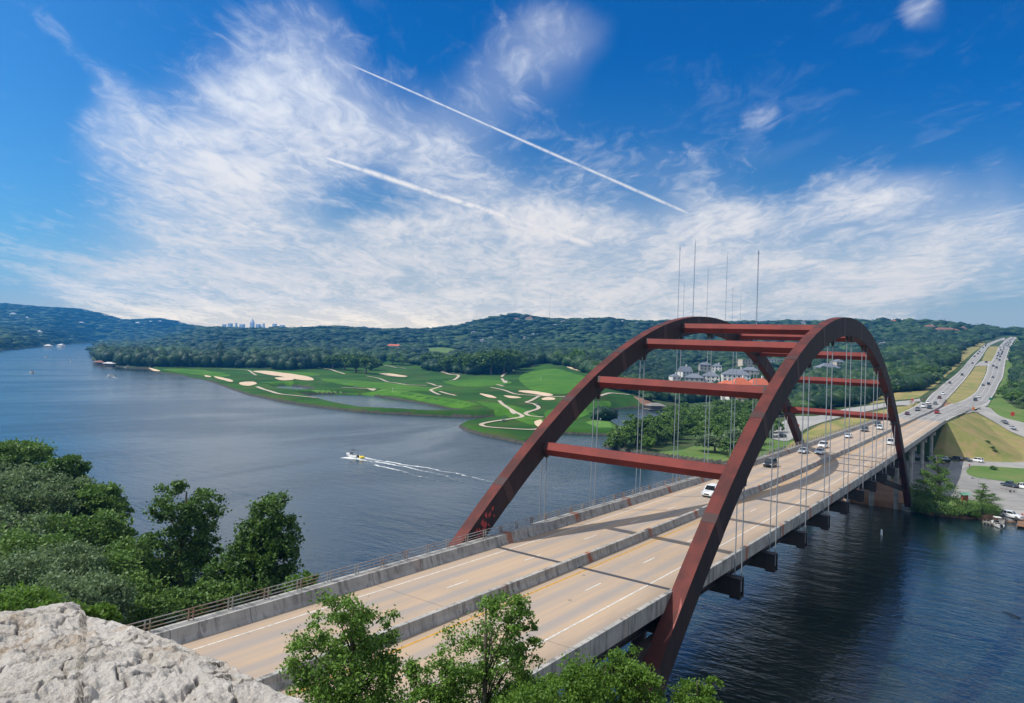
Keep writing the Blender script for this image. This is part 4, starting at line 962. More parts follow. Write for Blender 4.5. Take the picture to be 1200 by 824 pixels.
def build_near_trees():
    bank_tree('broadleaf_tree', [(398, 725, 34, 30), (440, 745, 26, 30), (372, 775, 34, 34), (425, 790, 40, 40), (385, 825, 50, 35), (440, 850, 40, 40)], 26, 300, 85, 0.125, 'leaf_near', 1, 'round leafy green tree in front of the near carriageway beside the limestone ledge', csize=.30, r0=.2, nlimb=30)
    bank_tree('broadleaf_tree', [(592, 722, 34, 24), (615, 745, 18, 26), (548, 765, 40, 30), (600, 775, 30, 30), (505, 790, 30, 24), (560, 815, 60, 30), (500, 830, 40, 26), (610, 830, 40, 30)], 25, 290, 75, 0.118, 'leaf_near', 2, 'open airy green tree with the deck showing through its twigs', csize=.27, r0=.17, nlimb=40)
    bank_tree('juniper_bush', [(690, 800, 34, 24), (655, 815, 30, 22), (738, 783, 28, 20), (750, 805, 26, 24), (710, 830, 50, 26)], 23, 230, 70, 0.105, 'leaf_bright', 3, 'bright yellow-green bushy treetop below the near foot of the arch', csize=.30, r0=.14, up=.2, nlimb=24)
    bank_tree('juniper_bush', [(632, 822, 24, 18), (600, 838, 30, 18), (660, 842, 30, 18)], 21, 90, 70, 0.10, 'leaf_bright', 4, 'low bright green bush between the airy tree and the yellow-green treetop', csize=.32, r0=.1, up=.2)
    bank_tree('juniper_bush', [(812, 818, 24, 18), (785, 832, 24, 16), (838, 800, 10, 9), (830, 842, 30, 18)], 24, 110, 60, 0.11, 'leaf_bright', 5, 'feathery light green treetop over the dark water at the bottom edge', csize=.30, r0=.1, up=.2)
    # left bank
    bank_tree('broadleaf_tree', [(208, 590, 26, 24), (238, 592, 22, 26), (222, 620, 30, 26), (183, 640, 20, 16), (242, 640, 18, 22), (212, 665, 36, 32), (178, 690, 34, 30), (235, 700, 34, 30)], 84, 290, 85, 0.38, 'leaf_dark', 11, 'tall dark green tree with a gappy crown standing against the lake', csize=.30, r0=.4, nlimb=30)
    bank_tree('broadleaf_tree', [(316, 600, 20, 22), (330, 625, 22, 24), (300, 630, 22, 22), (325, 655, 24, 26), (285, 655, 28, 22), (265, 672, 22, 22), (300, 685, 38, 22)], 73, 280, 85, 0.35, 'leaf_dark', 12, 'dark green tree leaning out over the railing of the bridge approach', csize=.30, r0=.38, nlimb=26)
    bank_tree('shrub', [(357, 682, 12, 9), (345, 690, 14, 10)], 66, 40, 50, 0.35, 'leaf_near', 13, 'small green shrub sprouting behind the bridge railing', 'shrubs along the bridge approach', 'shrub', csize=.4, r0=.1)
    cyp = [([(22, 532, 34, 16), (8, 545, 30, 22)], 112, 'leaf_mid', 'dark flat-topped tree highest in the clump on the near bank'),
           ([(78, 545, 24, 10), (72, 556, 30, 12)], 108, 'leaf_dark', 'flat-layered tree with a dark top over the near bank clump'),
           ([(20, 575, 44, 26), (-30, 570, 50, 34)], 102, 'leaf_grey', 'grey-green spreading tree in the near bank clump, left of the layered ones'),
           ([(75, 580, 32, 22), (50, 595, 36, 22)], 100, 'leaf_grey', 'grey-green rounded tree in the middle of the near bank clump'),
           ([(112, 582, 26, 16), (126, 598, 22, 18)], 100, 'leaf_mid', 'fresh green tree at the water side of the near bank clump'),
           ([(122, 622, 26, 22), (140, 640, 16, 24), (108, 640, 30, 24)], 92, 'leaf_mid', 'green tree with drooping twigs between the clump and the tall dark tree'),
           ([(60, 625, 40, 22), (95, 640, 34, 22)], 88, 'leaf_mid', 'broad fresh green tree low in the near bank clump'),
           ([(15, 628, 40, 24), (-30, 620, 44, 30)], 84, 'leaf_grey', 'pale green tree at the picture edge above the vine-covered bushes')]
    for k, (ls, d, m, lab) in enumerate(cyp):
        ls2 = ls + [(ls[0][0], ls[0][1] + 34, ls[0][2] * 0.95, 26)]
        bank_tree('riverside_tree', ls2, d, 210, 75, 0.44, m, 30 + k, lab, 'trees of the near bank clump', csize=.30, r0=.4, flat=.5, nlimb=14)
    bush = [(20, 680, 40, 26, 55, 'leaf_grey'), (75, 668, 36, 26, 62, 'leaf_grey'), (125, 672, 30, 24, 66, 'leaf_mid'), (60, 700, 40, 22, 50, 'leaf_grey'), (110, 700, 36, 24, 56, 'leaf_grey'), (150, 700, 28, 24, 62, 'leaf_mid'), (178, 715, 26, 18, 60, 'leaf_mid'),
            (-40, 690, 50, 36, 52, 'leaf_grey'), (20, 712, 36, 18, 44, 'leaf_bright'), (205, 708, 26, 18, 64, 'leaf_mid'), (250, 700, 26, 16, 68, 'leaf_mid'), (150, 655, 24, 20, 78, 'leaf_mid'), (-20, 650, 50, 30, 70, 'leaf_mid'), (45, 648, 34, 18, 72, 'leaf_mid'), (-90, 640, 60, 60, 75, 'leaf_mid'), (-70, 590, 50, 50, 95, 'leaf_mid')]
    for k, (x, y, rx, ry, d, m) in enumerate(bush):
        bank_tree('bush', [(x, y, rx, ry), (x + rx * .5, y + ry * .5, rx * .8, ry), (x - rx * .4, y + ry * .7, rx * .9, ry)], d, 150, 75, 0.0050 * d, m, 60 + k, 'leafy bush in the thicket between the limestone ledge and the bridge railing', 'bushes of the thicket beside the bridge approach', 'bush', csize=.34, r0=.1, nlimb=8)
    for k, (x, y, rx, ry, d) in enumerate([(95, 715, 14, 8, 12), (120, 716, 10, 7, 13), (60, 712, 10, 6, 12)]):
        bank_tree('shrub', [(x, y, rx, ry), (x + 6, y + 10, rx * 1.2, ry)], d, 40, 50, 0.07, 'leaf_bright', 90 + k, 'light green sprigs growing up behind the crest of the limestone ledge', 'sprigs behind the ledge', 'shrub', csize=.4, r0=.03, nlimb=6)
build_near_trees()

# ---- trees of the far bank: a few grown once, then copied one by one
PROTO = {}
def proto_tree(key, lobes, clumps, per, size, material, seed, csize=.32, r0=.03, flat=.7):
    rng = np.random.default_rng(seed); P, T, CC = crown_points(lobes, clumps, per, rng, csize, .55, flat); V, F, TT = leaf_quads(P, size, rng, 0.5, T)
    tr = limbs((0, 0, 0), (0, 0, max(l[2] + .4 * l[5] for l in lobes)), CC, rng, r0, 8).mesh('trunk', 'bark', True)
    PROTO[key] = (raw_mesh('crown', V, F, material, tone=TT), tr)
_oak = [(0, 0, .62, .34, .34, .28), (.22, .05, .5, .26, .26, .22), (-.22, -.08, .52, .27, .27, .24), (.02, .2, .45, .28, .26, .22), (0, -.22, .42, .28, .26, .22)]
proto_tree('oak', _oak, 60, 40, 0.085, 'leaf_mid', 201)
proto_tree('oak_dark', [(0, 0, .65, .3, .3, .28), (.2, .1, .55, .25, .25, .24), (-.18, -.1, .5, .3, .27, .25), (.05, -.2, .42, .27, .27, .22)], 60, 40, 0.085, 'leaf_dark', 202)
proto_tree('tall', [(0, 0, .78, .18, .18, .2), (.08, .05, .55, .24, .24, .24), (-.1, 0, .45, .25, .24, .25), (.05, -.1, .3, .25, .25, .2)], 60, 40, 0.08, 'leaf_mid', 203)
proto_tree('grey', [(0, 0, .55, .4, .4, .28), (.25, 0, .45, .28, .3, .24), (-.25, .1, .45, .28, .28, .24)], 55, 40, 0.085, 'leaf_grey', 204)
proto_tree('bright', [(0, 0, .55, .36, .36, .3), (.2, .1, .45, .26, .26, .24), (-.2, -.1, .42, .26, .26, .24)], 55, 40, 0.085, 'leaf_bright', 205)
proto_tree('yellow', [(0, 0, .6, .34, .34, .3), (.15, .1, .5, .26, .26, .24)], 50, 36, 0.085, 'leaf_yellow', 206)
proto_tree('cypress', [(0, 0, .86, .09, .09, .12), (.03, 0, .66, .19, .19, .10), (-.06, .05, .50, .27, .27, .10), (.08, -.05, .34, .34, .34, .11), (-.06, 0, .18, .38, .38, .12)], 170, 80, 0.021, 'leaf_mid', 207, csize=.40, flat=.35)
def plant(name, key, x, y, h, wide, label, group=None, cat='tree', z=None, rz=None):
    z = T1(x, y) if z is None else z
    t = thing(name, (x, y, z - 0.1), random.uniform(0, 6.28) if rz is None else rz, label, cat, group); t.scale = (h * wide, h * wide, h)
    link('crown', PROTO[key][0], t); link('trunk', PROTO[key][1], t)
    return t
TREE_SPOTS = []
def scatter_trees(poly, spacing, hts, keys, label, group, name='leafy_tree', limit=200, wide=(1.0, 1.35), skip=()):
    P = np.array(poly); lo, hi = P.min(0), P.max(0); c = []; rnd = random.Random(len(poly) * 31 + limit)
    for yy in np.arange(lo[1], hi[1], spacing):
        for xx in np.arange(lo[0], hi[0], spacing):
            c.append((xx + rnd.uniform(-.4, .4) * spacing, yy + rnd.uniform(-.4, .4) * spacing))
    c = np.array(c); ok = in_poly(c[:, 0], c[:, 1], P); c = c[ok]
    z, d = terrain(c[:, 0], c[:, 1]); ok = d > 1.5; c, z = c[ok], z[ok]
    for s in skip:
        k = ~in_poly(c[:, 0], c[:, 1], s); c, z = c[k], z[k]
    _, fw = split(c[:, 0], c[:, 1]); o = np.argsort(fw)[:limit]
    for i in o:
        plant(name, rnd.choice(keys), c[i, 0], c[i, 1], rnd.uniform(*hts), rnd.uniform(*wide), label, group, z=float(z[i])); TREE_SPOTS.append((c[i, 0], c[i, 1]))
HOLES = [GOLF, GREEN2, GREEN3, GREEN4, LAWN, DRY1, DRY2, MEDIAN, MEDIAN2, SLOPE, RGRASS, LOT, ISLAND, STRAND]
ROADS = [trace([(900, 520), (905, 500), (928, 487), (960, 486), (1000, 477), (1051, 470), (1078, 466.5), (1090, 463), (1102, 452), (1119, 438.5), (1131, 426.5), (1144.5, 411.5), (1155, 402.5), (1168, 397.2), (1179, 394), (1196, 394), (1189, 403), (1185, 408),
                (1181, 420), (1177, 441), (1172, 451), (1166, 464), (1158, 476), (1173, 487), (1205, 496), (1240, 504), (1240, 528), (1180, 506), (1130, 488), (1110, 497), (1060, 520), (985, 560), (930, 540)])]
WOOD1 = trace([(735, 520), (728, 506), (745, 512), (757, 506), (775, 498), (790, 487), (800, 476), (835, 470), (880, 474), (905, 478), (912, 498), (880, 510), (862, 514), (840, 516), (812, 510), (795, 517), (775, 528), (750, 533), (728, 530), (706, 525)])
def place(px, py, key, hpx, wide, label, group=None, name='leafy_tree', cat='tree'):
    x, y = onT(px, py); _, r = split(x, y); return plant(name, key, x, y, hpx * float(r) / CF, wide, label, group, cat)
def build_far_trees():
    scatter_trees(WOOD1, 9.5, (6.5, 11), ['oak', 'oak', 'oak_dark', 'grey', 'tall'], 'leafy green tree in the wood between the lagoon and the lawn', 'trees of the wood by the lagoon', limit=110)
    for x, y, h, w, k in [(733, 524, 30, 1.1, 'oak'), (745, 521, 38, 1.0, 'oak_dark'), (757, 517, 28, 1.1, 'oak'), (719, 527, 18, 1.4, 'oak'), (771, 512, 26, 1.2, 'oak_dark'), (758, 527, 18, 1.3, 'bright'), (783, 507, 28, 1.1, 'oak')]:
        place(x, y, k, h, w, 'bushy green tree on the point where the lagoon meets the lake', 'trees on the lagoon point')
    for x, y, h, w, k in [(838, 531, 26, 1.7, 'grey'), (856, 534, 24, 1.5, 'oak_dark'), (868, 526, 28, 1.4, 'grey'), (882, 520, 24, 1.4, 'oak'), (846, 519, 22, 1.4, 'oak'), (820, 516, 20, 1.3, 'oak'), (893, 512, 24, 1.3, 'grey'), (864, 545, 20, 1.2, 'bright'), (905, 508, 20, 1.4, 'oak')]:
        place(x, y, k, h, w, 'rounded tree standing at the edge of the pale lawn beside the bridge', 'trees around the pale lawn')
    for x, y, h, w, k in [(390, 433, 20, 1.3, 'oak_dark'), (404, 434, 22, 1.3, 'oak_dark'), (417, 437, 24, 1.3, 'oak_dark'), (429, 438, 25, 1.2, 'oak_dark'), (436, 434, 18, 1.4, 'oak_dark'), (412, 430, 18, 1.4, 'oak_dark'), (471, 428, 12, 1.5, 'oak'), (460, 427, 12, 1.4, 'oak')]:
        place(x, y, k, h, w, 'dark oak beside the cart path in the middle of the golf course', 'dark oaks on the golf course')
    for x, y, h, w, k in [(500, 431, 20, 1.4, 'oak_dark'), (515, 433, 22, 1.4, 'oak_dark'), (530, 436, 22, 1.5, 'oak_dark'), (546, 438, 26, 1.4, 'oak_dark'), (560, 439, 28, 1.4, 'oak_dark'), (575, 439, 30, 1.3, 'oak_dark'), (590, 438, 32, 1.3, 'oak_dark'), (600, 434, 26, 1.3, 'oak_dark'), (585, 430, 24, 1.4, 'oak_dark'), (565, 430, 22, 1.4, 'oak_dark'), (540, 429, 20, 1.5, 'oak_dark')]:
        place(x, y, k, h, w, 'dark oak in the grove at the back of the golf course', 'dark oaks at the back of the golf course')
    for x, y, h, w, k in [(655, 427, 16, 1.3, 'oak'), (666, 427, 14, 1.4, 'oak_dark'), (676, 430, 24, 0.9, 'bright'), (688, 431, 16, 1.3, 'oak_dark'), (700, 440, 18, 1.3, 'oak'), (714, 451, 20, 1.2, 'oak_dark'), (728, 456, 18, 1.3, 'oak'), (742, 462, 18, 1.2, 'oak'), (756, 464, 18, 1.2, 'oak'), (768, 468, 16, 1.3, 'oak_dark')]:
        place(x, y, k, h, w, 'tree bordering the golf fairway behind the near arch rib', 'trees along the fairway edge')
    place(1096, 604, 'cypress', 74, 1.0, 'tall feathery cypress on the shore beside the far foot of the arch')
    place(1153, 603, 'cypress', 38, 1.35, 'smaller light green tree on the bank next to the boat ramp')
    for x, y, h, w in [(1112, 606, 12, 1.6), (1124, 606, 10, 1.6), (1136, 607, 10, 1.7), (1145, 608, 8, 1.6), (1084, 604, 16, 1.4), (1074, 602, 12, 1.4)]:
        place(x, y, 'bright' if x > 1130 else 'oak', h, w, 'low green bush on the shore between cypress and boat ramp', 'bushes on the ramp shore', 'bush', 'bush')
    place(1164, 551, 'oak', 6, 1.6, 'small round bush on the grass island of the parking lot', None, 'bush', 'bush')
    for x, y in [(1157, 518), (1163, 525), (1166, 529), (1158, 519)]:
        place(x, y, 'oak', 2.5, 2.6, 'low weed clump on the dry embankment', 'weed clumps on the embankment', 'bush', 'bush')
    RW = trace([(1170, 463), (1178, 452), (1184, 440), (1190, 430), (1200, 426), (1260, 426), (1260, 486), (1200, 484), (1190, 476), (1176, 466)])
    scatter_trees(RW, 10, (7, 12), ['oak', 'oak_dark', 'oak', 'grey'], 'leafy tree in the wood on the far side of the highway, by the slip road', 'trees right of the highway', limit=45)
    place(1190, 462, 'yellow', 12, 1.0, 'single yellow-green tree in the wood beside the highway')
    HW = trace([(1062, 468), (1078, 463), (1092, 452), (1110, 438), (1122, 424), (1100, 420), (1060, 430), (1020, 440), (1000, 452), (990, 462), (1010, 468), (1040, 470)])
    scatter_trees(HW, 11, (7, 12), ['oak', 'oak_dark', 'oak_dark', 'grey'], 'leafy tree in the wood along the near edge of the highway', 'trees left of the highway', limit=75, skip=[DRY2])
build_far_trees()

# ------------------------------------------------------------------ houses
HOUSE_SPOTS = []
def house(px, py, d, w, dp, roof, wall, label, group=None, style='hip', name='house', cat='house', wh=6.0, rh=None, rz=None, big=False, nwin=None):
    """py is the eave line in the photo; walls run down to the ground"""
    p = atd(px, py, d); z0 = T1(p.x, p.y); ze = min(max(p.z, z0 + 4.0), z0 + (14.0 if big else 8.0))
    ang = math.atan2(_r0.y, _r0.x) + (rz if rz is not None else random.uniform(-.35, .35))
    h = thing(name, (p.x, p.y, z0 - 1.0), ang, label, cat, group); H = ze - z0 + 1.0; rh = rh or min(w, dp) * 0.30
    HOUSE_SPOTS.append((p.x, p.y, max(w, dp) * 0.5, ze))
    MB().box((0, 0, H / 2), (w, dp, H)).build('wall', wall, h)
    o = 0.5; a, b = w / 2 + o, dp / 2 + o; r = MB()
    if style == 'flat':
        r.box((0, 0, H + 0.25), (w + .6, dp + .6, .5))
    elif style == 'gable':
        r.add([(-a, -b, H), (a, -b, H), (a, b, H), (-a, b, H), (-a, 0, H + rh), (a, 0, H + rh)], [(0, 1, 5, 4), (2, 3, 4, 5), (0, 4, 3), (1, 2, 5), (3, 2, 1, 0)])
    else:
        k = max(0.5, a - b)
        r.add([(-a, -b, H), (a, -b, H), (a, b, H), (-a, b, H), (-k, 0, H + rh), (k, 0, H + rh)], [(0, 1, 5, 4), (2, 3, 4, 5), (0, 4, 3), (1, 2, 5), (3, 2, 1, 0)])
    rf = r.build('roof', roof, h)
    if style != 'flat': MB().box((w * 0.2, dp * 0.1, H + rh * 0.75), (1.3, 1.3, rh + 1.6)).build('chimney', wall, rf)
    n = nwin or max(2, int(w / 4)); win = bpy.data.meshes.get('window_small') or MB().box((0, 0, 0), (1.5, 0.12, 1.7)).mesh('window_small', 'window_glass')
    for lv in range(1 if H < 6.5 or not big else 2):
        for i in range(n if big else min(n, 4)):
            link('window', win, h, ((i + 0.5) / (n if big else min(n, 4)) * w - w / 2, -dp / 2 - 0.03, H - 1.7 - lv * 3.1))
    return h
def build_houses():
    M = 'large house with grey slate roof among trees across the lagoon'
    house(803, 428, 820, 13, 12, 'roof_slate', 'wall_white', 'white house with a steep grey gable above the grey-roofed mansions', style='gable', rh=6, big=True)
    house(791, 436, 715, 9, 9, 'roof_slate', 'wall_white', 'narrow pale house beside the hanger cables, at one end of the grey-roofed row', big=True)
    house(814, 437, 700, 19, 14, 'roof_slate', 'wall_stone', 'long grey-roofed mansion with dark window bays', big=True)
    house(833, 436.5, 705, 17, 14, 'roof_slate', 'wall_white', 'grey-roofed mansion wing joined close to the long mansion', big=True)
    house(826, 425, 900, 14, 10, 'roof_slate', 'wall_stone', 'small grey house on the slope above the two mansions', big=True)
    house(840, 427, 870, 12, 10, 'roof_slate', 'wall_white', 'small pale house between the slope house and the broad slate roof', big=True)
    house(862, 439, 690, 26, 16, 'roof_slate', 'wall_white', 'white mansion under a broad slate hip roof above the orange roofs', big=True, rh=5.5)
    house(879, 434, 740, 18, 12, 'roof_slate', 'wall_stone', 'stone house with slate roof behind the broad slate hip roof', big=True)
    house(851, 449, 600, 11, 10, 'roof_orange', 'wall_white', 'small white villa with an orange tiled roof, nearest the grey mansions', name='villa', big=True)
    house(867, 450.5, 590, 19, 13, 'roof_orange', 'wall_white', 'orange tiled villa in the middle of the orange roofs', name='villa', big=True, rh=5.5)
    house(889, 451, 595, 22, 13, 'roof_orange', 'wall_white', 'orange tiled villa half hidden by the near arch rib', name='villa', big=True, rh=5.5)
    house(870, 467, 545, 9, 7, 'roof_orange', 'wall_cream', 'low orange roof peeping from the trees below the villas', name='villa', big=True)
    house(874, 416, 960, 16, 14, 'wall_cream', 'wall_cream', 'tall cream block with rows of windows behind the arch', style='flat', name='apartment_block', cat='building', big=True)
    house(912, 421, 1000, 46, 16, 'roof_white', 'wall_white', 'long white building on the slope behind the arch', style='flat', name='apartment_block', cat='building', big=True)
    house(957, 438, 780, 15, 11, 'roof_slate', 'wall_white', 'white house lower on the slope seen between the arch hangers', big=True)
    house(970, 431, 765, 24, 15, 'roof_slate', 'wall_stone', 'grey hip-roofed house seen between the arch hangers', big=True, rh=5)
    house(982, 424, 840, 13, 10, 'roof_slate', 'wall_cream', 'cream house above the grey hip roof between the hangers', big=True)
    house(1005, 437, 735, 20, 10, 'roof_slate', 'wall_stone', 'low grey-roofed house beside the far arch leg', big=True)
    hill = 'pale house among the trees on the far wooded hillside'
    for x, y, d, w, rf, wl in [(676, 381, 2150, 26, 'roof_white', 'wall_white'), (686, 380, 2150, 34, 'roof_white', 'wall_white'), (697, 378, 2200, 18, 'roof_brown', 'wall_cream'), (660, 384, 2050, 14, 'roof_slate', 'wall_white'), (604, 384, 2100, 22, 'roof_brown', 'wall_white'),
                               (620, 382, 2150, 24, 'roof_brown', 'wall_cream'), (588, 383, 2150, 18, 'roof_slate', 'wall_white'), (575, 396, 1750, 14, 'roof_slate', 'wall_white'), (617, 395, 1750, 16, 'roof_slate', 'wall_cream'), (624, 393, 1780, 16, 'roof_white', 'wall_white'), (565, 397, 1700, 12, 'roof_slate', 'wall_white'),
                               (650, 387, 1950, 16, 'roof_slate', 'wall_white'), (745, 382, 2050, 20, 'roof_slate', 'wall_white'), (692, 385, 2000, 16, 'roof_slate', 'wall_cream'), (520, 396, 1800, 12, 'roof_slate', 'wall_white'), (316, 390, 2300, 14, 'roof_white', 'wall_white'), (635, 388, 1900, 14, 'roof_slate', 'wall_white'),
                               (728, 382, 2100, 14, 'roof_white', 'wall_white'), (770, 384, 2000, 14, 'roof_slate', 'wall_cream'), (352, 391, 2200, 10, 'roof_slate', 'wall_white'), (300, 393, 2100, 10, 'roof_slate', 'wall_white'), (555, 390, 1900, 12, 'roof_slate', 'wall_cream'),
                               (1056, 383, 1850, 16, 'roof_brown', 'wall_white'), (1070, 381, 1850, 18, 'roof_brown', 'wall_cream'), (1086, 381, 1800, 22, 'roof_brown', 'wall_white'), (1098, 385, 1750, 14, 'roof_white', 'wall_white'), (1020, 386, 1800, 14, 'roof_white', 'wall_white'), (1028, 384, 1800, 14, 'roof_slate', 'wall_white'),
                               (1115, 389, 1650, 12, 'roof_white', 'wall_cream'), (1035, 402, 1200, 12, 'roof_slate', 'wall_stone'), (1047, 387, 1700, 20, 'roof_orange', 'wall_white'), (985, 388, 1800, 14, 'roof_white', 'wall_white'), (940, 386, 1900, 16, 'roof_slate', 'wall_white')]:
        house(x, y, d, w, w * .6, rf, wl, hill, 'houses on the far hillside')
    house(463, 397, 1500, 34, 12, 'roof_orange', 'wall_white', 'long house with orange roof above the woods behind the golf course')
    house(1076, 396, 1450, 18, 12, 'roof_orange', 'wall_white', 'orange-roofed house at one end of the brown roofs beyond the bridge')
    house(1090, 394, 1480, 22, 14, 'roof_brown', 'wall_cream', 'brown-roofed building next to the orange-roofed house beyond the bridge')
    house(1109, 399, 1400, 50, 16, 'roof_brown', 'wall_stone', 'long low brown-roofed building in the woods near the highway', name='long_building', cat='building')
    house(1127, 395, 1450, 18, 14, 'roof_brown', 'wall_stone', 'brown roof at the highway end of the long low building')
    house(1145, 400.5, 1300, 8, 7, 'roof_white', 'wall_white', 'tiny white building in the woods beside the highway')
    house(292, 421.5, 1010, 34, 16, 'roof_white', 'wall_white', 'white clubhouse at the edge of the woods behind the golf course', name='clubhouse', cat='building', big=True, wh=5)
    house(280, 423, 1000, 16, 10, 'roof_white', 'wall_white', 'low white side building of the clubhouse', big=True)
    house(360, 428, 990, 46, 10, 'roof_slate', 'wall_white', 'long low pale building behind the golf course', name='long_building', cat='building', big=True)
    house(339, 430.5, 980, 8, 6, 'roof_slate', 'wall_white', 'small pale shed at the end of the long low building', name='shed', cat='shed')
    house(712, 430, 760, 10, 8, 'roof_slate', 'wall_white', 'small white house seen through the trees just inside the arch rib', big=True)
    lb = 'tiny pale house on the left far bank of the lake'
    for x, y, d in [(57, 398, 1750), (72, 398.5, 1900), (46, 387, 2400), (95, 387, 3600), (140, 391, 4000), (150, 392, 4100), (176, 391, 4000), (160, 393, 3900), (186, 392, 4000), (212, 391, 3900), (30, 381, 3300), (15, 376, 3400), (133, 379, 4300)]:
        house(x, y, d, 16 if d < 3000 else 26, 12, 'roof_white', 'wall_white', 'tiny pale house on the distant shore across the lake', 'houses on the distant shore')
    # boat houses on the far shores
    def boathouse(px, py, d, w, roof, label, rz=0.0, posts=True):
        p = atd(px, py, d); b = thing('boathouse', (p.x, p.y, 0), math.atan2(_r0.y, _r0.x) + rz, label, 'boathouse')
        HOUSE_SPOTS.append((p.x, p.y, w * .5, 5))
        MB().box((0, 0, 0.55), (w * 1.15, w * .75, 0.3)).build('dock_floor', 'wood_grey', b)
        for i in (-1, 0, 1):
            for j in (-1, 1): MB().tube([(i * w * .45, j * w * .28, -1.5), (i * w * .45, j * w * .28, 3.4)], 0.16, 6).build('post', 'wood_grey', b)
        MB().box((w * .1, w * .1, 1.9), (w * .6, w * .32, 2.6)).build('wall', 'wood_grey', b)
        a, c, H, rh, k = w * .56, w * .38, 3.4, w * .16, w * .2
        MB().add([(-a, -c, H), (a, -c, H), (a, c, H), (-a, c, H), (-k, 0, H + rh), (k, 0, H + rh)], [(0, 1, 5, 4), (2, 3, 4, 5), (0, 4, 3), (1, 2, 5), (3, 2, 1, 0)]).build('roof', roof, b)
    boathouse(768, 478.5, 535, 13, 'wood_grey', 'grey hip-roofed boathouse on posts in the lagoon', rz=.3)
    boathouse(118, 424, 905, 15, 'roof_brown', 'brown-roofed boathouse at the wooded tip of the far shore')
    boathouse(172, 429, 900, 14, 'roof_white', 'white-roofed boathouse below the dark trees on the far shore')
    boathouse(128, 428, 880, 12, 'roof_white', 'low white-roofed dock just beside the brown-roofed boathouse')
    boathouse(404, 455, 480 if False else 640, 9, 'roof_slate', 'small grey pump house beside the pond on the golf course')
    boathouse(349, 450, 690, 9, 'wood_grey', 'grey timber shelter at the end of the small pond')
build_houses()

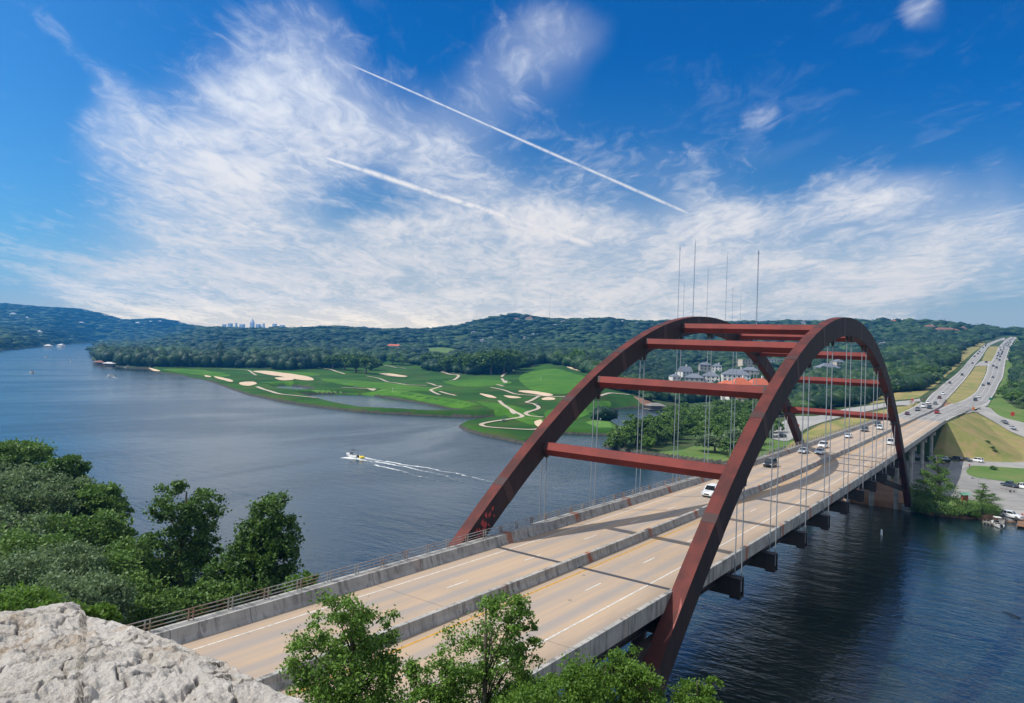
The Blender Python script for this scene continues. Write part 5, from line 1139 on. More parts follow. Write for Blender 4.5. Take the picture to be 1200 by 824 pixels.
# ------------------------------------------------------------------ the far wood: one mass of crowns
def build_forest():
    rng = np.random.default_rng(77); pts = []
    r = 330.0
    while r < 5000:
        s = 8.5 if r < 750 else r / 82.0
        A = np.arange(-1.02, 1.0, s / r); A = A + rng.uniform(-.42, .42, len(A)) * s / r
        pts.append(np.stack([A, r + rng.uniform(-.42, .42, len(A)) * s, np.full(len(A), s)], 1)); r += s * (1.0 if r < 1500 else 1.25)
    Q = np.concatenate(pts); X, Y = loc(Q[:, 0] * Q[:, 1], Q[:, 1]); Z, D = terrain(X, Y)
    ok = D > np.minimum(5, Q[:, 2] * .35)
    for p in HOLES + ROADS + [WOOD1, trace([(968, 590), (985, 560), (1040, 535), (1070, 515), (1110, 494), (1135, 520), (1240, 540), (1240, 620), (1090, 615)])]:
        ok &= ~in_poly(X, Y, p)
    near_hwy = ROADS[0]
    ok &= ~((poly_dist(X, Y, near_hwy) < 9) & (Q[:, 1] < 1500))
    ok &= ~((Q[:, 1] < 420) & (Q[:, 0] > 0.2) & (Q[:, 0] < 0.75))
    for hx, hy, hr, ze in HOUSE_SPOTS:
        ux, uy = CU - hx, CV - hy; L = math.hypot(ux, uy); ux, uy = ux / L, uy / L
        along_ = (X - hx) * ux + (Y - hy) * uy; side = np.abs(-(X - hx) * uy + (Y - hy) * ux)
        k = np.clip(L / 28, 12, 55)
        ok &= ~((along_ > -hr - 3) & (along_ < hr + k) & (side < hr + 2) & (rng.uniform(size=len(X)) > 0.30))
    for tx, ty in TREE_SPOTS: ok &= (X - tx) ** 2 + (Y - ty) ** 2 > 16
    # thin, natural glades
    gl = fbm(X / 60, Y / 60, 0, 91, 3); ok &= ~((gl > np.where(Q[:, 1] < 1200, 0.80, 0.72)) & (Q[:, 1] < 3000) & (Q[:, 1] > 450))
    Q, X, Y, Z = Q[ok], X[ok], Y[ok], Z[ok]; n = len(X)
    def ico(sub):
        bm = bmesh.new(); bmesh.ops.create_icosphere(bm, subdivisions=sub, radius=1); bm.verts.ensure_lookup_table()
        v = np.array([q.co[:] for q in bm.verts]); f = np.array([[q.index for q in k.verts] for k in bm.faces]); bm.free(); return v, f
    tone_patch = np.clip(0.44 + 0.42 * fbm(X / 110, Y / 90, 0, 95, 3), 0, 1)
    big_ = rng.uniform(size=n) ** 2; hgt = 5.0 + 3.0 * rng.uniform(size=n) + 4.5 * big_; rad = Q[:, 2] * (.42 + .25 * rng.uniform(size=n) + .40 * big_)
    hgt *= np.where((Q[:, 1] > 620) & (Q[:, 1] < 1180) & (Q[:, 0] < -.22), 1.75, np.where((Q[:, 1] > 700) & (Q[:, 1] < 1200) & (Q[:, 0] < .12), 1.35, 1.0))
    VV, FF, TT = [], [], []; off = 0
    for lo, hi, sub, nl, ls in ((0, 800, 2, 110, 0.9), (800, 1500, 1, 44, 1.5), (1500, 9000, 1, 12, 2.6)):
        k = np.where((Q[:, 1] >= lo) & (Q[:, 1] < hi))[0]; m = len(k)
        if m == 0: continue
        v, f = ico(sub); nv = len(v)
        lump = 1 + 0.20 * rng.normal(size=(m, nv, 1)) * (0.8 if sub == 2 else 1.0)
        low = np.stack([vnoise(v[:, 0] * 1.9 + s * 7.1, v[:, 1] * 1.9, v[:, 2] * 1.9 + s * 3.3, 5) for s in range(24)], 0)[rng.integers(0, 24, m)][:, :, None]
        P = v[None] * lump * (1 + .30 * low); rr = rad[k][:, None, None]; hh = hgt[k][:, None, None]
        P = P * np.concatenate([rr, rr, hh * .52], 2)
        base = np.stack([X[k], Y[k], Z[k] + hgt[k] * .50], 1)[:, None, :]
        P = P + base; VV.append(P.reshape(-1, 3)); F = (f[None] + (np.arange(m) * nv)[:, None, None]).reshape(-1, 3) + off; FF.append(F); off += m * nv
        t0 = np.clip(tone_patch[k] + rng.normal(size=m) * .22 - .16, 0, 1); TT.append(np.repeat(t0, nv))
        # leaf sprays standing off the crown
        d = rng.normal(size=(m, nl, 3)); d[..., 2] = np.abs(d[..., 2]) * 1.1 - .25; d /= np.linalg.norm(d, axis=2)[..., None]
        C = base + d * np.concatenate([rr, rr, hh * .52], 2) * rng.uniform(.86, 1.16, (m, nl, 1)); C = C.reshape(-1, 3)
        a = rng.normal(size=C.shape); b = rng.normal(size=C.shape); a /= np.linalg.norm(a, axis=1)[:, None]; b /= np.linalg.norm(b, axis=1)[:, None]
        s = (ls * rng.uniform(.6, 1.3, len(C)))[:, None]
        V3 = np.stack([C - a * s * .6, C + a * s * .6 , C + b * s], 1).reshape(-1, 3); VV.append(V3)
        FF.append(np.arange(len(V3)).reshape(-1, 3) + off); off += len(V3)
        TT.append(np.repeat(np.clip(np.repeat(t0, nl) + rng.uniform(-.1, .45, len(C)), 0, 1), 3))
    me = raw_mesh('woodland', np.concatenate(VV), np.concatenate(FF), 'leaf_far', tone=np.concatenate(TT))
    tag(link('woodland', me), kind='stuff')
build_forest()

# ------------------------------------------------------------------ vehicles
CAR_MESH = {}
def car_parts(kind):
    """profile stations of a road car, nose towards +X; returns part meshes"""
    if kind in CAR_MESH: return CAR_MESH[kind]
    P = dict(sedan=dict(L=4.75, W=1.82, belt=0.92, top=1.45, hood=1.25, boot=1.0, rake=.75, back=.75, cab=(-1.35, 0.95), wb=1.38, r=.33),
             suv=dict(L=4.8, W=1.92, belt=1.08, top=1.76, hood=1.30, boot=0.1, rake=.62, back=.28, cab=(-2.15, 0.95), wb=1.42, r=.37),
             pickup=dict(L=5.6, W=1.96, belt=1.10, top=1.82, hood=1.45, boot=1.9, rake=.6, back=.25, cab=(-0.75, 1.15), wb=1.72, r=.39))[kind]
    L, W, belt, top = P['L'], P['W'] / 2, P['belt'], P['top']; f = L / 2; gc = 0.22
    def sec(x, w, zb, zt, tum=0.06): return [(x, -w, zb), (x, -w - .02, (zb + zt) * .5), (x, -w + tum, zt), (x, w - tum, zt), (x, w + .02, (zb + zt) * .5), (x, w, zb)]
    hz = belt - 0.06; bz = belt - (0.02 if kind != 'pickup' else 0.0)
    st = [(-f, W * .86, .42, bz - .16), (-f + .12, W * .95, .30, bz - .02), (-f + .6, W, gc, bz), (-.6, W, gc, belt), (P['cab'][1] - .2, W, gc, belt), (f - .9, W * .98, gc, hz - .05), (f - .22, W * .92, .28, hz - .17), (f, W * .78, .40, hz - .36)]
    body = MB().loft([sec(*s) for s in st])
    c0, c1 = P['cab']; g = MB()
    def gs(x, w, z): return [(x, -w, belt - .03), (x, -w * .8, z), (x, w * .8, z), (x, w, belt - .03)]
    a, b = c0, c1; rk, bk = P['rake'], P['back']; cw = W - .07
    bot = [(a, -cw, belt - .03), (b, -cw, belt - .03), (b, cw, belt - .03), (a, cw, belt - .03)]; tp = [(a + bk, -cw * .80, top - .05), (b - rk, -cw * .80, top - .05), (b - rk, cw * .80, top - .05), (a + bk, cw * .80, top - .05)]
    g.add(bot + tp, [(0, 1, 5, 4), (1, 2, 6, 5), (2, 3, 7, 6), (3, 0, 4, 7)])
    rf = MB().add([(a + bk - .05, -cw * .82, top - .06), (b - rk + .05, -cw * .82, top - .06), (b - rk + .05, cw * .82, top - .06), (a + bk - .05, cw * .82, top - .06), (a + bk + .15, -cw * .70, top), (b - rk - .12, -cw * .70, top), (b - rk - .12, cw * .70, top), (a + bk + .15, cw * .70, top)],
                  [(0, 1, 5, 4), (1, 2, 6, 5), (2, 3, 7, 6), (3, 0, 4, 7), (4, 5, 6, 7)])
    for s in (-1, 1):   # pillars
        for (x0, x1) in ((a, a + bk), (b, b - rk), ((a + b) / 2 - .1, (a + bk + b - rk) / 2)):
            rf.bar((x0, s * (cw + .005), belt - .03), (x1, s * (cw * .80 + .01), top - .05), .09, .05)
    if kind == 'pickup':   # open bed
        bed = MB().box((-f + 1.0, 0, belt + .006), (1.72, W * 1.6, .012)); extra = [('bed_liner', bed.mesh('bed_liner', 'rubber'), 'rubber')]
    else: extra = []
    wh = MB(); r = P['r']; wh.tube([(0, -.11, 0), (0, .11, 0)], r, 18); hub = MB().tube([(0, -.118, 0), (0, .118, 0)], r * .58, 12)
    hl = MB().box((0, 0, 0), (.16, .40, .16), taper=(.8, .9)); tl = MB().box((0, 0, 0), (.10, .24, .24))
    gr = MB().box((f - .02, 0, hz - .42), (.08, W * .9, .20))
    res = dict(P=P, body=body.mesh('car_body_' + kind, 'car_white', bevel=.05), glass=g.mesh('car_window_' + kind, 'car_glass'), roof=rf.mesh('car_roof_' + kind, 'car_white'), wheel=wh.mesh('car_wheel_' + kind, 'rubber'), hub=hub.mesh('car_hub_' + kind, 'chrome'),
               head=hl.mesh('car_headlight_' + kind, 'lamp_lens'), tail=tl.mesh('car_taillight_' + kind, 'lamp_red'), grille=gr.mesh('car_grille_' + kind, 'rubber'), extra=extra)
    # one-mesh version for cars a few pixels long
    far = MB(); far.v, far.f, far.mi = list(body.v), list(body.f), [0] * len(body.f)
    far.add(g.v, g.f, 1); far.add(rf.v, rf.f, 0)
    for x in (-P['wb'], P['wb']):
        for s in (-1, 1): far.tube([(x, s * W * .8, r), (x, s * (W + .01), r)], r, 10, 2)
    res['far'] = far.mesh('far_car_' + kind, ['car_white', 'car_glass', 'rubber'])
    CAR_MESH[kind] = res
    return res
def paint(o, color):
    o.material_slots[0].link = 'OBJECT'; o.material_slots[0].material = MATS['car_' + color]
def car(kind, color, x, y, z, rz, label, group=None, far=False, name=None):
    C = car_parts(kind); cat = {'sedan': 'car', 'suv': 'car', 'pickup': 'pickup truck'}[kind]; nm = name or {'sedan': 'sedan_car', 'suv': 'estate_car', 'pickup': 'pickup_truck'}[kind]
    if far:
        o = link(nm, C['far']); o.location = (x, y, z); o.rotation_euler = (0, 0, rz); paint(o, color); return tag(o, label, cat, group)
    t = thing(nm, (x, y, z), rz, label, cat, group); P = C['P']; f = P['L'] / 2; W = P['W'] / 2
    paint(link('body', C['body'], t), color); link('windows', C['glass'], t); paint(link('roof', C['roof'], t), color); link('grille', C['grille'], t)
    for sx in (-1, 1):
        for s in (-1, 1):
            w = link('wheel', C['wheel'], t, (sx * P['wb'], s * (W - .10), P['r'])); link('hubcap', C['hub'], w)
    for s in (-1, 1):
        link('headlight', C['head'], t, (f - .17, s * W * .72, P['belt'] - .30)); link('taillight', C['tail'], t, (-f + .03, s * W * .76, P['belt'] - .28))
    for nm_, me, _ in C['extra']: link(nm_, me, t)
    return t
def build_cars():
    for kind, col, u, v, lab in [('suv', 'white', -19.8, 4.0, 'white estate car, nearest of the oncoming cars, beside the near arch rib'), ('suv', 'black', 24.7, 6.9, 'black car driving towards the viewer on the bridge deck'),
                                 ('sedan', 'silver', 57.4, 7.6, 'silver sedan in the outer oncoming lane next to the far arch leg'), ('sedan', 'white', 59.6, 4.1, 'white sedan in the shadow of the arch, beside the silver sedan'),
                                 ('suv', 'white', 75, 6.6, 'white sport utility car just behind the white and silver sedans'), ('sedan', 'white', 112, 6.7, 'white car alone in the outer oncoming lane seen between the hangers'),
                                 ('suv', 'dark', 142, 6.6, 'dark blue-grey car near the end of the bridge, outer lane'), ('suv', 'white', 157, 3.9, 'white van-like car in the inner oncoming lane near the end of the bridge'), ('pickup', 'dark', 172, 6.7, 'dark pickup at the end of the bridge behind the far arch leg')]:
        car(kind, col, u, v, DZ(u) + .005, math.pi, lab)
    car('pickup', 'white', 103.5, -6.4, DZ(103.5) + .005, 0.0, 'white pickup seen from behind, driving away on the near carriageway')
    car('suv', 'silver', 188, 3.6, DZ(188) + .005, math.pi, 'pale car half hidden by the far arch leg')
    def road_dir(px, py):
        a = onT(px, py); b = onT(px + 5, py - 5.5); d = b - a; return math.atan2(d[1], d[0])
    L = [(1063, 486.8, 'sedan', 'maroon', 'dark red car on the highway just past the end of the bridge'), (1075, 482, 'suv', 'gray', 'grey car behind the dark red one at the end of the bridge'), (1082, 478.2, 'suv', 'white', 'white car in the outer lane past the end of the bridge'), (1089, 479.5, 'suv', 'dark', 'dark car in the inner lane beside the concrete barrier'),
         (1087.5, 473.8, 'sedan', 'white', 'white car entering from the frontage road junction'), (1096, 474.5, 'sedan', 'gray', 'grey car level with the start of the grass median'), (1101, 468, 'suv', 'maroon', 'dark maroon car beside the first grass median'), (1105, 463.2, 'suv', 'white', 'white car behind the dark maroon one'),
         (1113, 449.8, 'sedan', 'dark', 'dark car alone on the oncoming highway lanes by the median'), (1127.5, 440.4, 'suv', 'dark', 'dark car below the crossover on the oncoming lanes'), (1130.5, 431.5, 'sedan', 'white', 'white car level with the crossover'), (1133.5, 428, 'suv', 'white', 'second white car just above the crossover'), (1139.5, 426.5, 'sedan', 'dark', 'dark car at the mouth of the crossover')]
    for x, y, k, c, lab in L:
        p = onT(x, y); car(k, c, p[0], p[1], T1(*p) + .36, road_dir(x, y) + math.pi, lab, far=True)
    for x, y, k, c, lab in [(1098, 485.2, 'pickup', 'red', 'red pickup driving away at the end of the bridge'), (1143, 470.3, 'suv', 'dark', 'dark car on the outgoing highway where the slip road leaves'), (1147, 466.5, 'sedan', 'white', 'white car ahead of the dark one by the slip road'), (1152, 452.5, 'sedan', 'gray', 'grey car on the outgoing lanes next to the first median'),
                            (1158.5, 451.2, 'suv', 'black', 'black car at the outer edge of the outgoing lanes by the wood'), (1163.5, 443.2, 'sedan', 'gray', 'grey car climbing the outgoing lanes by the wood'), (1164, 430, 'suv', 'dark', 'dark car in the inner outgoing lane at the crossover'), (1168, 432, 'suv', 'dark', 'dark car in the outer outgoing lane at the crossover')]:
        p = onT(x, y); car(k, c, p[0], p[1], T1(*p) + .36, road_dir(x, y), lab, far=True)
    for x, y in [(1142, 418.7), (1148, 413), (1150.3, 413.3), (1152, 408), (1146, 415.5), (1155, 406.3), (1156.7, 405.4), (1158.8, 404.3), (1155.5, 404.9)]:
        p = onT(x, y); car('suv', random.choice(['dark', 'black', 'white', 'gray']), p[0], p[1], T1(*p) + .36, road_dir(x, y) + math.pi, 'small car coming down the far stretch of highway above the crossover', 'cars coming down the far highway', far=True)
    for x, y in [(1171.5, 423), (1168.5, 421.4), (1169, 418), (1172, 419), (1173.6, 416), (1170, 414.5), (1175, 412.8), (1173, 411), (1171.8, 407.8), (1176, 407.6), (1177.5, 405.2), (1179, 403.5), (1181, 401.8), (1183.5, 400), (1185, 398.5), (1187, 396.8), (1182, 404.2), (1180, 406), (1174.5, 414.5), (1171, 416.5), (1176.5, 410), (1184, 402)]:
        p = onT(x, y); car('suv', random.choice(['dark', 'black', 'black', 'gray', 'dark']), p[0], p[1], T1(*p) + .36, road_dir(x, y), 'small dark car in the queue climbing the far outgoing highway', 'cars queueing up the far highway', far=True)
    p, q = onT(1155.5, 425.3), onT(1160, 426); 
    car('suv', 'dark', p[0], p[1], T1(*p) + .34, 0.3, 'dark car waiting in the median crossover', far=True)
    for x, y, c, lab in [(1177, 496.5, 'gray', 'grey car on the slip road, higher of the two'), (1186, 503.2, 'silver', 'silver car on the slip road, lower of the two')]:
        p = onT(x, y); a = onT(x + 8, y + 5); car('sedan', c, p[0], p[1], T1(*p) + .3, math.atan2(a[1] - p[1], a[0] - p[0]), lab, far=True)
    p = onT(1192, 413.5); car('suv', 'white', p[0], p[1], T1(*p) + .3, 1.9, 'white car on the grassy side road above the wood', far=True)
    p = onT(1186.5, 404.6); car('suv', 'white', p[0], p[1], T1(*p) + .3, 1.9, 'white vehicle at the roadside near the top of the far highway', far=True)
    p = onT(915.5, 513.5); car('suv', 'black', p[0], p[1], T1(*p) + .3, 2.4, 'black car on the frontage road behind the far arch leg', far=False)
    # parked below the embankment and at the ramp
    for x, y, k, c, rz, lab in [(1072, 537, 'suv', 'gray', 1.2, 'grey car parked in the shade between bridge piers'), (1094, 538.3, 'sedan', 'silver', 1.2, 'silver car parked in shade at the foot of the embankment'), (1107.5, 539.6, 'sedan', 'white', 1.2, 'white car parked in shade next to the silver one'),
                                (1119.5, 540, 'suv', 'black', 1.2, 'black car parked at the edge of the bridge shadow'), (1131.5, 540.8, 'sedan', 'dark', 1.2, 'dark blue-grey car parked in the sun below the embankment'), (1144.5, 541.8, 'suv', 'white', 1.2, 'white car parked last in the row below the embankment'),
                                (1183.5, 571, 'pickup', 'dark', 1.0, 'dark pickup parked with a trailer by the grass island'), (1197.5, 573, 'pickup', 'white', 1.0, 'white pickup parked at the edge of the lot by the island'), (1185, 607.5, 'suv', 'white', -1.9, 'white car backed down the boat ramp to the water')]:
        p = onT(x, y); car(k, c, p[0], p[1], T1(*p) + .22, rz, lab)
    # boat trailer behind the dark pickup
    p = onT(1183, 577); t = thing('boat_trailer', (p[0], p[1], T1(*p) + .2), 1.0, 'small empty boat trailer hitched behind the dark pickup', 'trailer')
    fr = MB()
    for s in (-.7, .7): fr.bar((-2, s, .6), (1.6, s, .6), .1, .14)
    for x in (-1.8, -.4, 1.2): fr.bar((x, -.7, .6), (x, .7, .6), .1, .1)
    fr.bar((1.6, -.7, .6), (3, 0, .6), .1, .1); fr.bar((1.6, .7, .6), (3, 0, .6), .1, .1); fr.build('frame', 'galv', t)
    for s in (-1, 1): MB().tube([(-.8, s * .85, .33), (-.8, s * 1.0, .33)], .33, 14).build('wheel', 'rubber', t)
    # motorcycle on the gore, two golf carts
    p = onT(1148, 480.5); t = thing('motorcycle', (p[0], p[1], T1(*p) + .3), road_dir(1148, 480), 'dark motorcycle with rider on the slip road by the orange sign', 'motorcycle')
    MB().loft([[(x, -w, z), (x, w, z), (x, w, z + h), (x, -w, z + h)] for x, w, z, h in ((-.9, .1, .6, .2), (-.3, .2, .5, .45), (.3, .18, .55, .5), (.75, .06, .8, .2))]).build('body', 'car_black', t)
    for x in (-.75, .75): MB().tube([(x, -.07, .32), (x, .07, .32)], .32, 14).build('wheel', 'rubber', t)
    for x, y, lab in [(370.5, 441, 'dark golf cart on the fairway beside the large bunker'), (477, 450.5, 'golf cart on the grey cart path in the middle of the course'), (416.5, 455, 'golf cart next to the small pale path near the pond'), (590.5, 494, 'golf cart on the looping path of the peninsula'), (630, 475, 'golf cart near the winding path by the bunkers')]:
        p = onT(x, y); t = thing('golf_cart', (p[0], p[1], T1(*p) + .3), random.uniform(0, 6), lab, 'golf cart')
        MB().box((0, 0, .55), (2.3, 1.2, .5), taper=(.92, .9)).build('body', 'car_gray', t, bevel=.08); MB().box((-.1, 0, 1.85), (1.7, 1.2, .08)).build('canopy', 'canvas_dark', t)
        for i in (-1, 1):
            for j in (-1, 1): MB().tube([(-.1 + i * .75, j * .55, .7), (-.1 + i * .75, j * .55, 1.85)], .04, 6).build('canopy_post', 'mast', t); MB().tube([(i * .8, j * .5, .25), (i * .8, j * .66, .25)], .25, 12).build('wheel', 'rubber', t)
build_cars()

# ------------------------------------------------------------------ boats, docks, wakes
def hull(L, W, h, mb=None, mi=0):
    mb = mb or MB(); S = []
    for x, w, keel, sh in ((-.5, .86, .08, 1.0), (-.2, 1, .02, .98), (.1, .96, .0, 1.0), (.3, .72, .05, 1.06), (.43, .36, .25, 1.14), (.5, .04, .6, 1.2)):
        S.append([(x * L, -w * W / 2, sh * h), (x * L, -w * W * .40, keel * h + .15 * h), (x * L, 0, keel * h - .1), (x * L, w * W * .40, keel * h + .15 * h), (x * L, w * W / 2, sh * h), (x * L, w * W * .42, sh * h - .02), (x * L, w * W * .36, sh * h - .38), (x * L, -w * W * .36, sh * h - .38), (x * L, -w * W * .42, sh * h - .02)])
    return mb.loft(S, mi)
def speedboat(px, py, head, L, label, top='canvas_dark', group=None, body='hull_white'):
    p = atz(px, py, 0); t = thing('motor_boat', (p.x, p.y, 0.0), head, label, 'boat', group); W = L * .34; h = L * .15
    hull(L, W, h).build('hull', body, t)
    MB().box((L * .22, 0, h * .98), (L * .34, W * .78, .06), taper=(.95, .9)).build('foredeck', body, t)
    MB().add([(L * .10, -W * .36, h), (L * .10, W * .36, h), (L * .02, W * .32, h + .55), (L * .02, -W * .32, h + .55), (L * .10 + .04, -W * .36, h), (L * .10 + .04, W * .36, h), (L * .02 + .04, W * .32, h + .55), (L * .02 + .04, -W * .32, h + .55)], [(0, 3, 2, 1), (4, 5, 6, 7), (0, 1, 5, 4), (2, 3, 7, 6), (1, 2, 6, 5), (3, 0, 4, 7)]).build('windshield', 'car_glass', t)
    c = MB().box((-L * .08, 0, h + 1.55), (L * .30, W * .82, .10), taper=(.9, .9)).build('canopy', top, t)
    for i in (-1, 1):
        for j in (-1, 1): MB().tube([(-L * .08 + i * L * .02, j * W * .40, h - .1), (-L * .08 + i * L * .13, j * W * .38, h + 1.55)], .03, 6).build('canopy_pole', 'chrome', c)
    MB().box((-L * .40, 0, h * .75), (L * .12, W * .6, .35)).build('stern_seat', 'cloth_pale', t); MB().box((-L * .53, 0, h * .8), (.5, .5, .9)).build('outboard', 'car_black', t)
    return t, p
def person(x, y, z, rz, shirt, trousers, label, h=1.74):
    """standing figure grown as one skin"""
    me = bpy.data.meshes.new('person'); J = [(0, 0, .92), (0, 0, 1.12), (0, 0, 1.38), (0, 0, 1.50), (0.01, 0, 1.60), (0.01, 0, 1.70), (0, .19, 1.40), (.03, .26, 1.12), (.12, .25, .88), (0, -.19, 1.40), (.05, -.26, 1.12), (.16, -.22, .92), (0, .10, .86), (.03, .11, .48), (-.02, .12, .07), (.14, .13, .04), (0, -.10, .86), (.06, -.11, .48), (.08, -.12, .07), (.24, -.13, .04)]
    E_ = [(0, 1), (1, 2), (2, 3), (3, 4), (4, 5), (2, 6), (6, 7), (7, 8), (2, 9), (9, 10), (10, 11), (0, 12), (12, 13), (13, 14), (14, 15), (0, 16), (16, 17), (17, 18), (18, 19)]
    Rr = [.13, .13, .15, .06, .09, .085, .065, .05, .04, .065, .05, .04, .095, .065, .045, .04, .095, .065, .045, .04]
    me.from_pydata(J, E_, []); o = link('person', me, None, (x, y, z)); o.rotation_euler = (0, 0, rz); o.scale = (h / 1.78,) * 3
    sk = o.modifiers.new('skin', 'SKIN'); o.modifiers.new('sub', 'SUBSURF').levels = 1; o.modifiers['sub'].render_levels = 1
    for v, r in zip(me.skin_vertices[0].data, Rr): v.radius = (r, r)
    me.skin_vertices[0].data[0].use_root = True
    for m in ('skin', shirt, trousers): me.materials.append(MATS[m])
    dg = bpy.context.evaluated_depsgraph_get(); ev = o.evaluated_get(dg); nm = bpy.data.meshes.new_from_object(ev); o.modifiers.clear(); o.data = nm
    for p in nm.polygons:
        c = p.center; p.material_index = 2 if c.z < .93 else (1 if c.z < 1.47 and abs(c.y) < .30 and c.z > (1.1 if abs(c.y) > .2 else .9) else 0)
    return tag(o, label, 'person')
def foam_mat():
    m = bpy.data.materials.new('foam'); m.use_nodes = True; MATS['foam'] = m; g, b = nodes_of(m)
    b.inputs['Base Color'].default_value = (.75, .78, .78, 1); b.inputs['Roughness'].default_value = .9
    p = g.n('ShaderNodeNewGeometry').outputs['Position']; at = g.n('ShaderNodeAttribute'); at.attribute_name = 'tone'
    n = g.m('ADD', g.m('MULTIPLY', g.noise(p, .55, 5, .7, .6), .65), g.m('MULTIPLY', g.noise(p, 2.2, 3, .6), .35))
    g.put(b.inputs['Alpha'], g.m('MULTIPLY', g.smooth(g.m('ADD', n, at.outputs['Fac']), .80, 1.15), .92))
foam_mat()
def wake(name, px, w0, w1, s0, s1, n=60, pts=None):
    P = smooth_line([tuple(atz(x, y, 0).xy) for x, y in px], 20); d = np.gradient(P, axis=0); L = np.hypot(d[:, 0], d[:, 1]); nr = np.stack([-d[:, 1] / L, d[:, 0] / L], 1); t = np.linspace(0, 1, len(P))
    w = w0 + (w1 - w0) * t; wig = (fbm(P[:, 0] / 6, P[:, 1] / 6, 0, 7, 3) * .35 * w)[:, None]; rows = []; tones = []
    for k in np.linspace(-1, 1, 7):
        rows.append(P + nr * (w[:, None] * k * .5 + wig)); tones.append((s0 + (s1 - s0) * t) * (1 - abs(k) ** 2) )
    X = np.stack(rows, 1); T = np.stack(tones, 1); a, b = X.shape[:2]; idx = np.arange(a * b).reshape(a, b)
    F = np.stack([idx[:-1, :-1].ravel(), idx[:-1, 1:].ravel(), idx[1:, 1:].ravel(), idx[1:, :-1].ravel()], 1)
    o = link(name, raw_mesh(name, np.column_stack([X.reshape(-1, 2), np.full(a * b, .06)]), F, 'foam', tone=T.ravel(), smooth=True)); o.location.z = 0.012 * wake.k; wake.k += 1
    return tag(o, kind='stuff')
wake.k = 0
def build_boats():
    a, b = atz(411, 535, 0), atz(470, 548, 0); hd = math.atan2(a.y - b.y, a.x - b.x)
    t, p = speedboat(412.5, 535.5, hd, 6.6, 'white speedboat with a dark canopy racing up the lake ahead of its foam')
    c, s = math.cos(hd), math.sin(hd); q = (p.x - c * 5.3 + s * .3, p.y - s * 5.3 - c * .3)
    tube = MB(); R0 = .62
    ring = [[((R0 + .36 * math.cos(v)) * math.cos(u), (R0 + .36 * math.cos(v)) * math.sin(u), .34 + .36 * math.sin(v)) for v in np.linspace(0, 2 * math.pi, 10, endpoint=False)] for u in np.linspace(0, 2 * math.pi, 22)]
    tube.loft(ring, caps=False); o = tube.build('tow_tube', 'yellow', None, smooth=True); o.location = (*q, 0.25); tag(o, 'yellow inflatable tow ring right behind the speedboat', 'tow ring')
    wake('water_foam', [(405, 536), (418, 538.3), (436, 541.5), (462, 547)], 7.5, 5.0, .72, .22)
    wake('water_foam', [(420, 535), (436, 538), (452, 541.5), (470, 544.5)], 4.5, 5.5, .62, .24)
    wake('water_foam', [(440, 541), (470, 546.5), (505, 554.5), (552, 566)], 3.2, 4.0, .60, .30)
    wake('water_foam', [(452, 541), (480, 546), (512, 551), (556, 560), (600, 570)], 2.2, 3.2, .62, .34)
    wake('water_foam', [(440, 545), (462, 550), (482, 555), (520, 566)], 2.4, 3.2, .62, .28)
    wake('water_foam', [(-10, 443), (15, 440.5), (34, 438)], 2.5, 4, .2, .45); wake('water_foam', [(146, 446), (137, 443.5), (131, 441.5)], 9, 3, .15, .6); wake('water_foam', [(120, 442.5), (127, 441.5)], 3, 3, .3, .55)
    for x, y, l, lab, tp in [(37, 437, 8, 'small dark boat far up the lake on the left', 'canvas_dark'), (130, 441, 8, 'small boat with a red-brown top near the wooded point', 'roof_brown'), (54, 419, 7, 'tiny boat in mid-lake, second farthest up the channel', 'canvas_dark'), (70, 410, 8, 'tiny boat farthest up the lake near the distant shore', 'canvas_dark'), (82, 422, 5, 'tiny boat mark between mid-lake and the wooded point', 'canvas_dark')]:
        speedboat(x, y, random.uniform(1.2, 2.2), l, lab, tp)
    for x, y, lab in [(138, 429, 'white boat moored next to the low white-roofed dock'), (150, 431, 'white boat moored between the two far boathouses')]: speedboat(x, y, .4, 9, lab, 'hull_white')
    # ramp docks and moored boat
    def dock(px, py, qx, qy, w, label, mat_):
        a, b = atz(px, py, .5), atz(qx, qy, .5); t = thing('dock', (a.x, a.y, 0), math.atan2(b.y - a.y, b.x - a.x), label, 'dock'); L = (b - a).length
        MB().box((L / 2, 0, .5), (L, w, .18)).build('deck', mat_, t)
        for i in np.linspace(.1, .95, 4):
            for j in (-1, 1): MB().tube([(L * i, j * w * .46, -1.5), (L * i, j * w * .46, 1.0)], .11, 8).build('pile', 'wood_grey', t)
    dock(1153, 611, 1167, 614, 1.8, 'low grey floating dock beside the moored white boat', 'wood_grey'); dock(1174, 606, 1173, 615.5, 1.5, 'short pale dock running out next to the boat ramp', 'wood_grey'); dock(1199, 607, 1197, 617, 2.0, 'brown timber dock on the other side of the boat ramp', 'dirt')
    speedboat(1168, 616.5, .35, 5.5, 'white open boat moored at the dock by the ramp', 'cloth_pale')
    for x, y, lab in [(1033, 627, 'white marker buoy standing in the water near the far arch foot'), (775.5, 495, 'white marker post in the lagoon beside the hangers'), (82.5, 424, 'small marker far up the lake near the wooded point')]:
        p = atz(x, y, 0); o = MB().tube([(0, 0, -.3), (0, 0, .15), (0, 0, .3), (0, 0, 1.2), (0, 0, 1.3)], [.24, .24, .2, .18, .10], 12).build('marker_buoy', 'hull_white', None, True); o.location = (p.x, p.y, 0); tag(o, lab, 'buoy')
    # bare branch drifting by the right edge
    p = atz(1186, 721, 0); mb = MB(); mb.tube([(-1.4, 0, .02), (-.4, .15, .12), (.6, 0, .06), (1.6, .2, .03)], [.07, .09, .07, .03], 7); mb.tube([(-.4, .15, .12), (-.1, .6, .3), (.2, .9, .35)], [.05, .04, .02], 6); mb.tube([(.4, 0, .08), (.8, -.5, .25)], [.04, .015], 6)
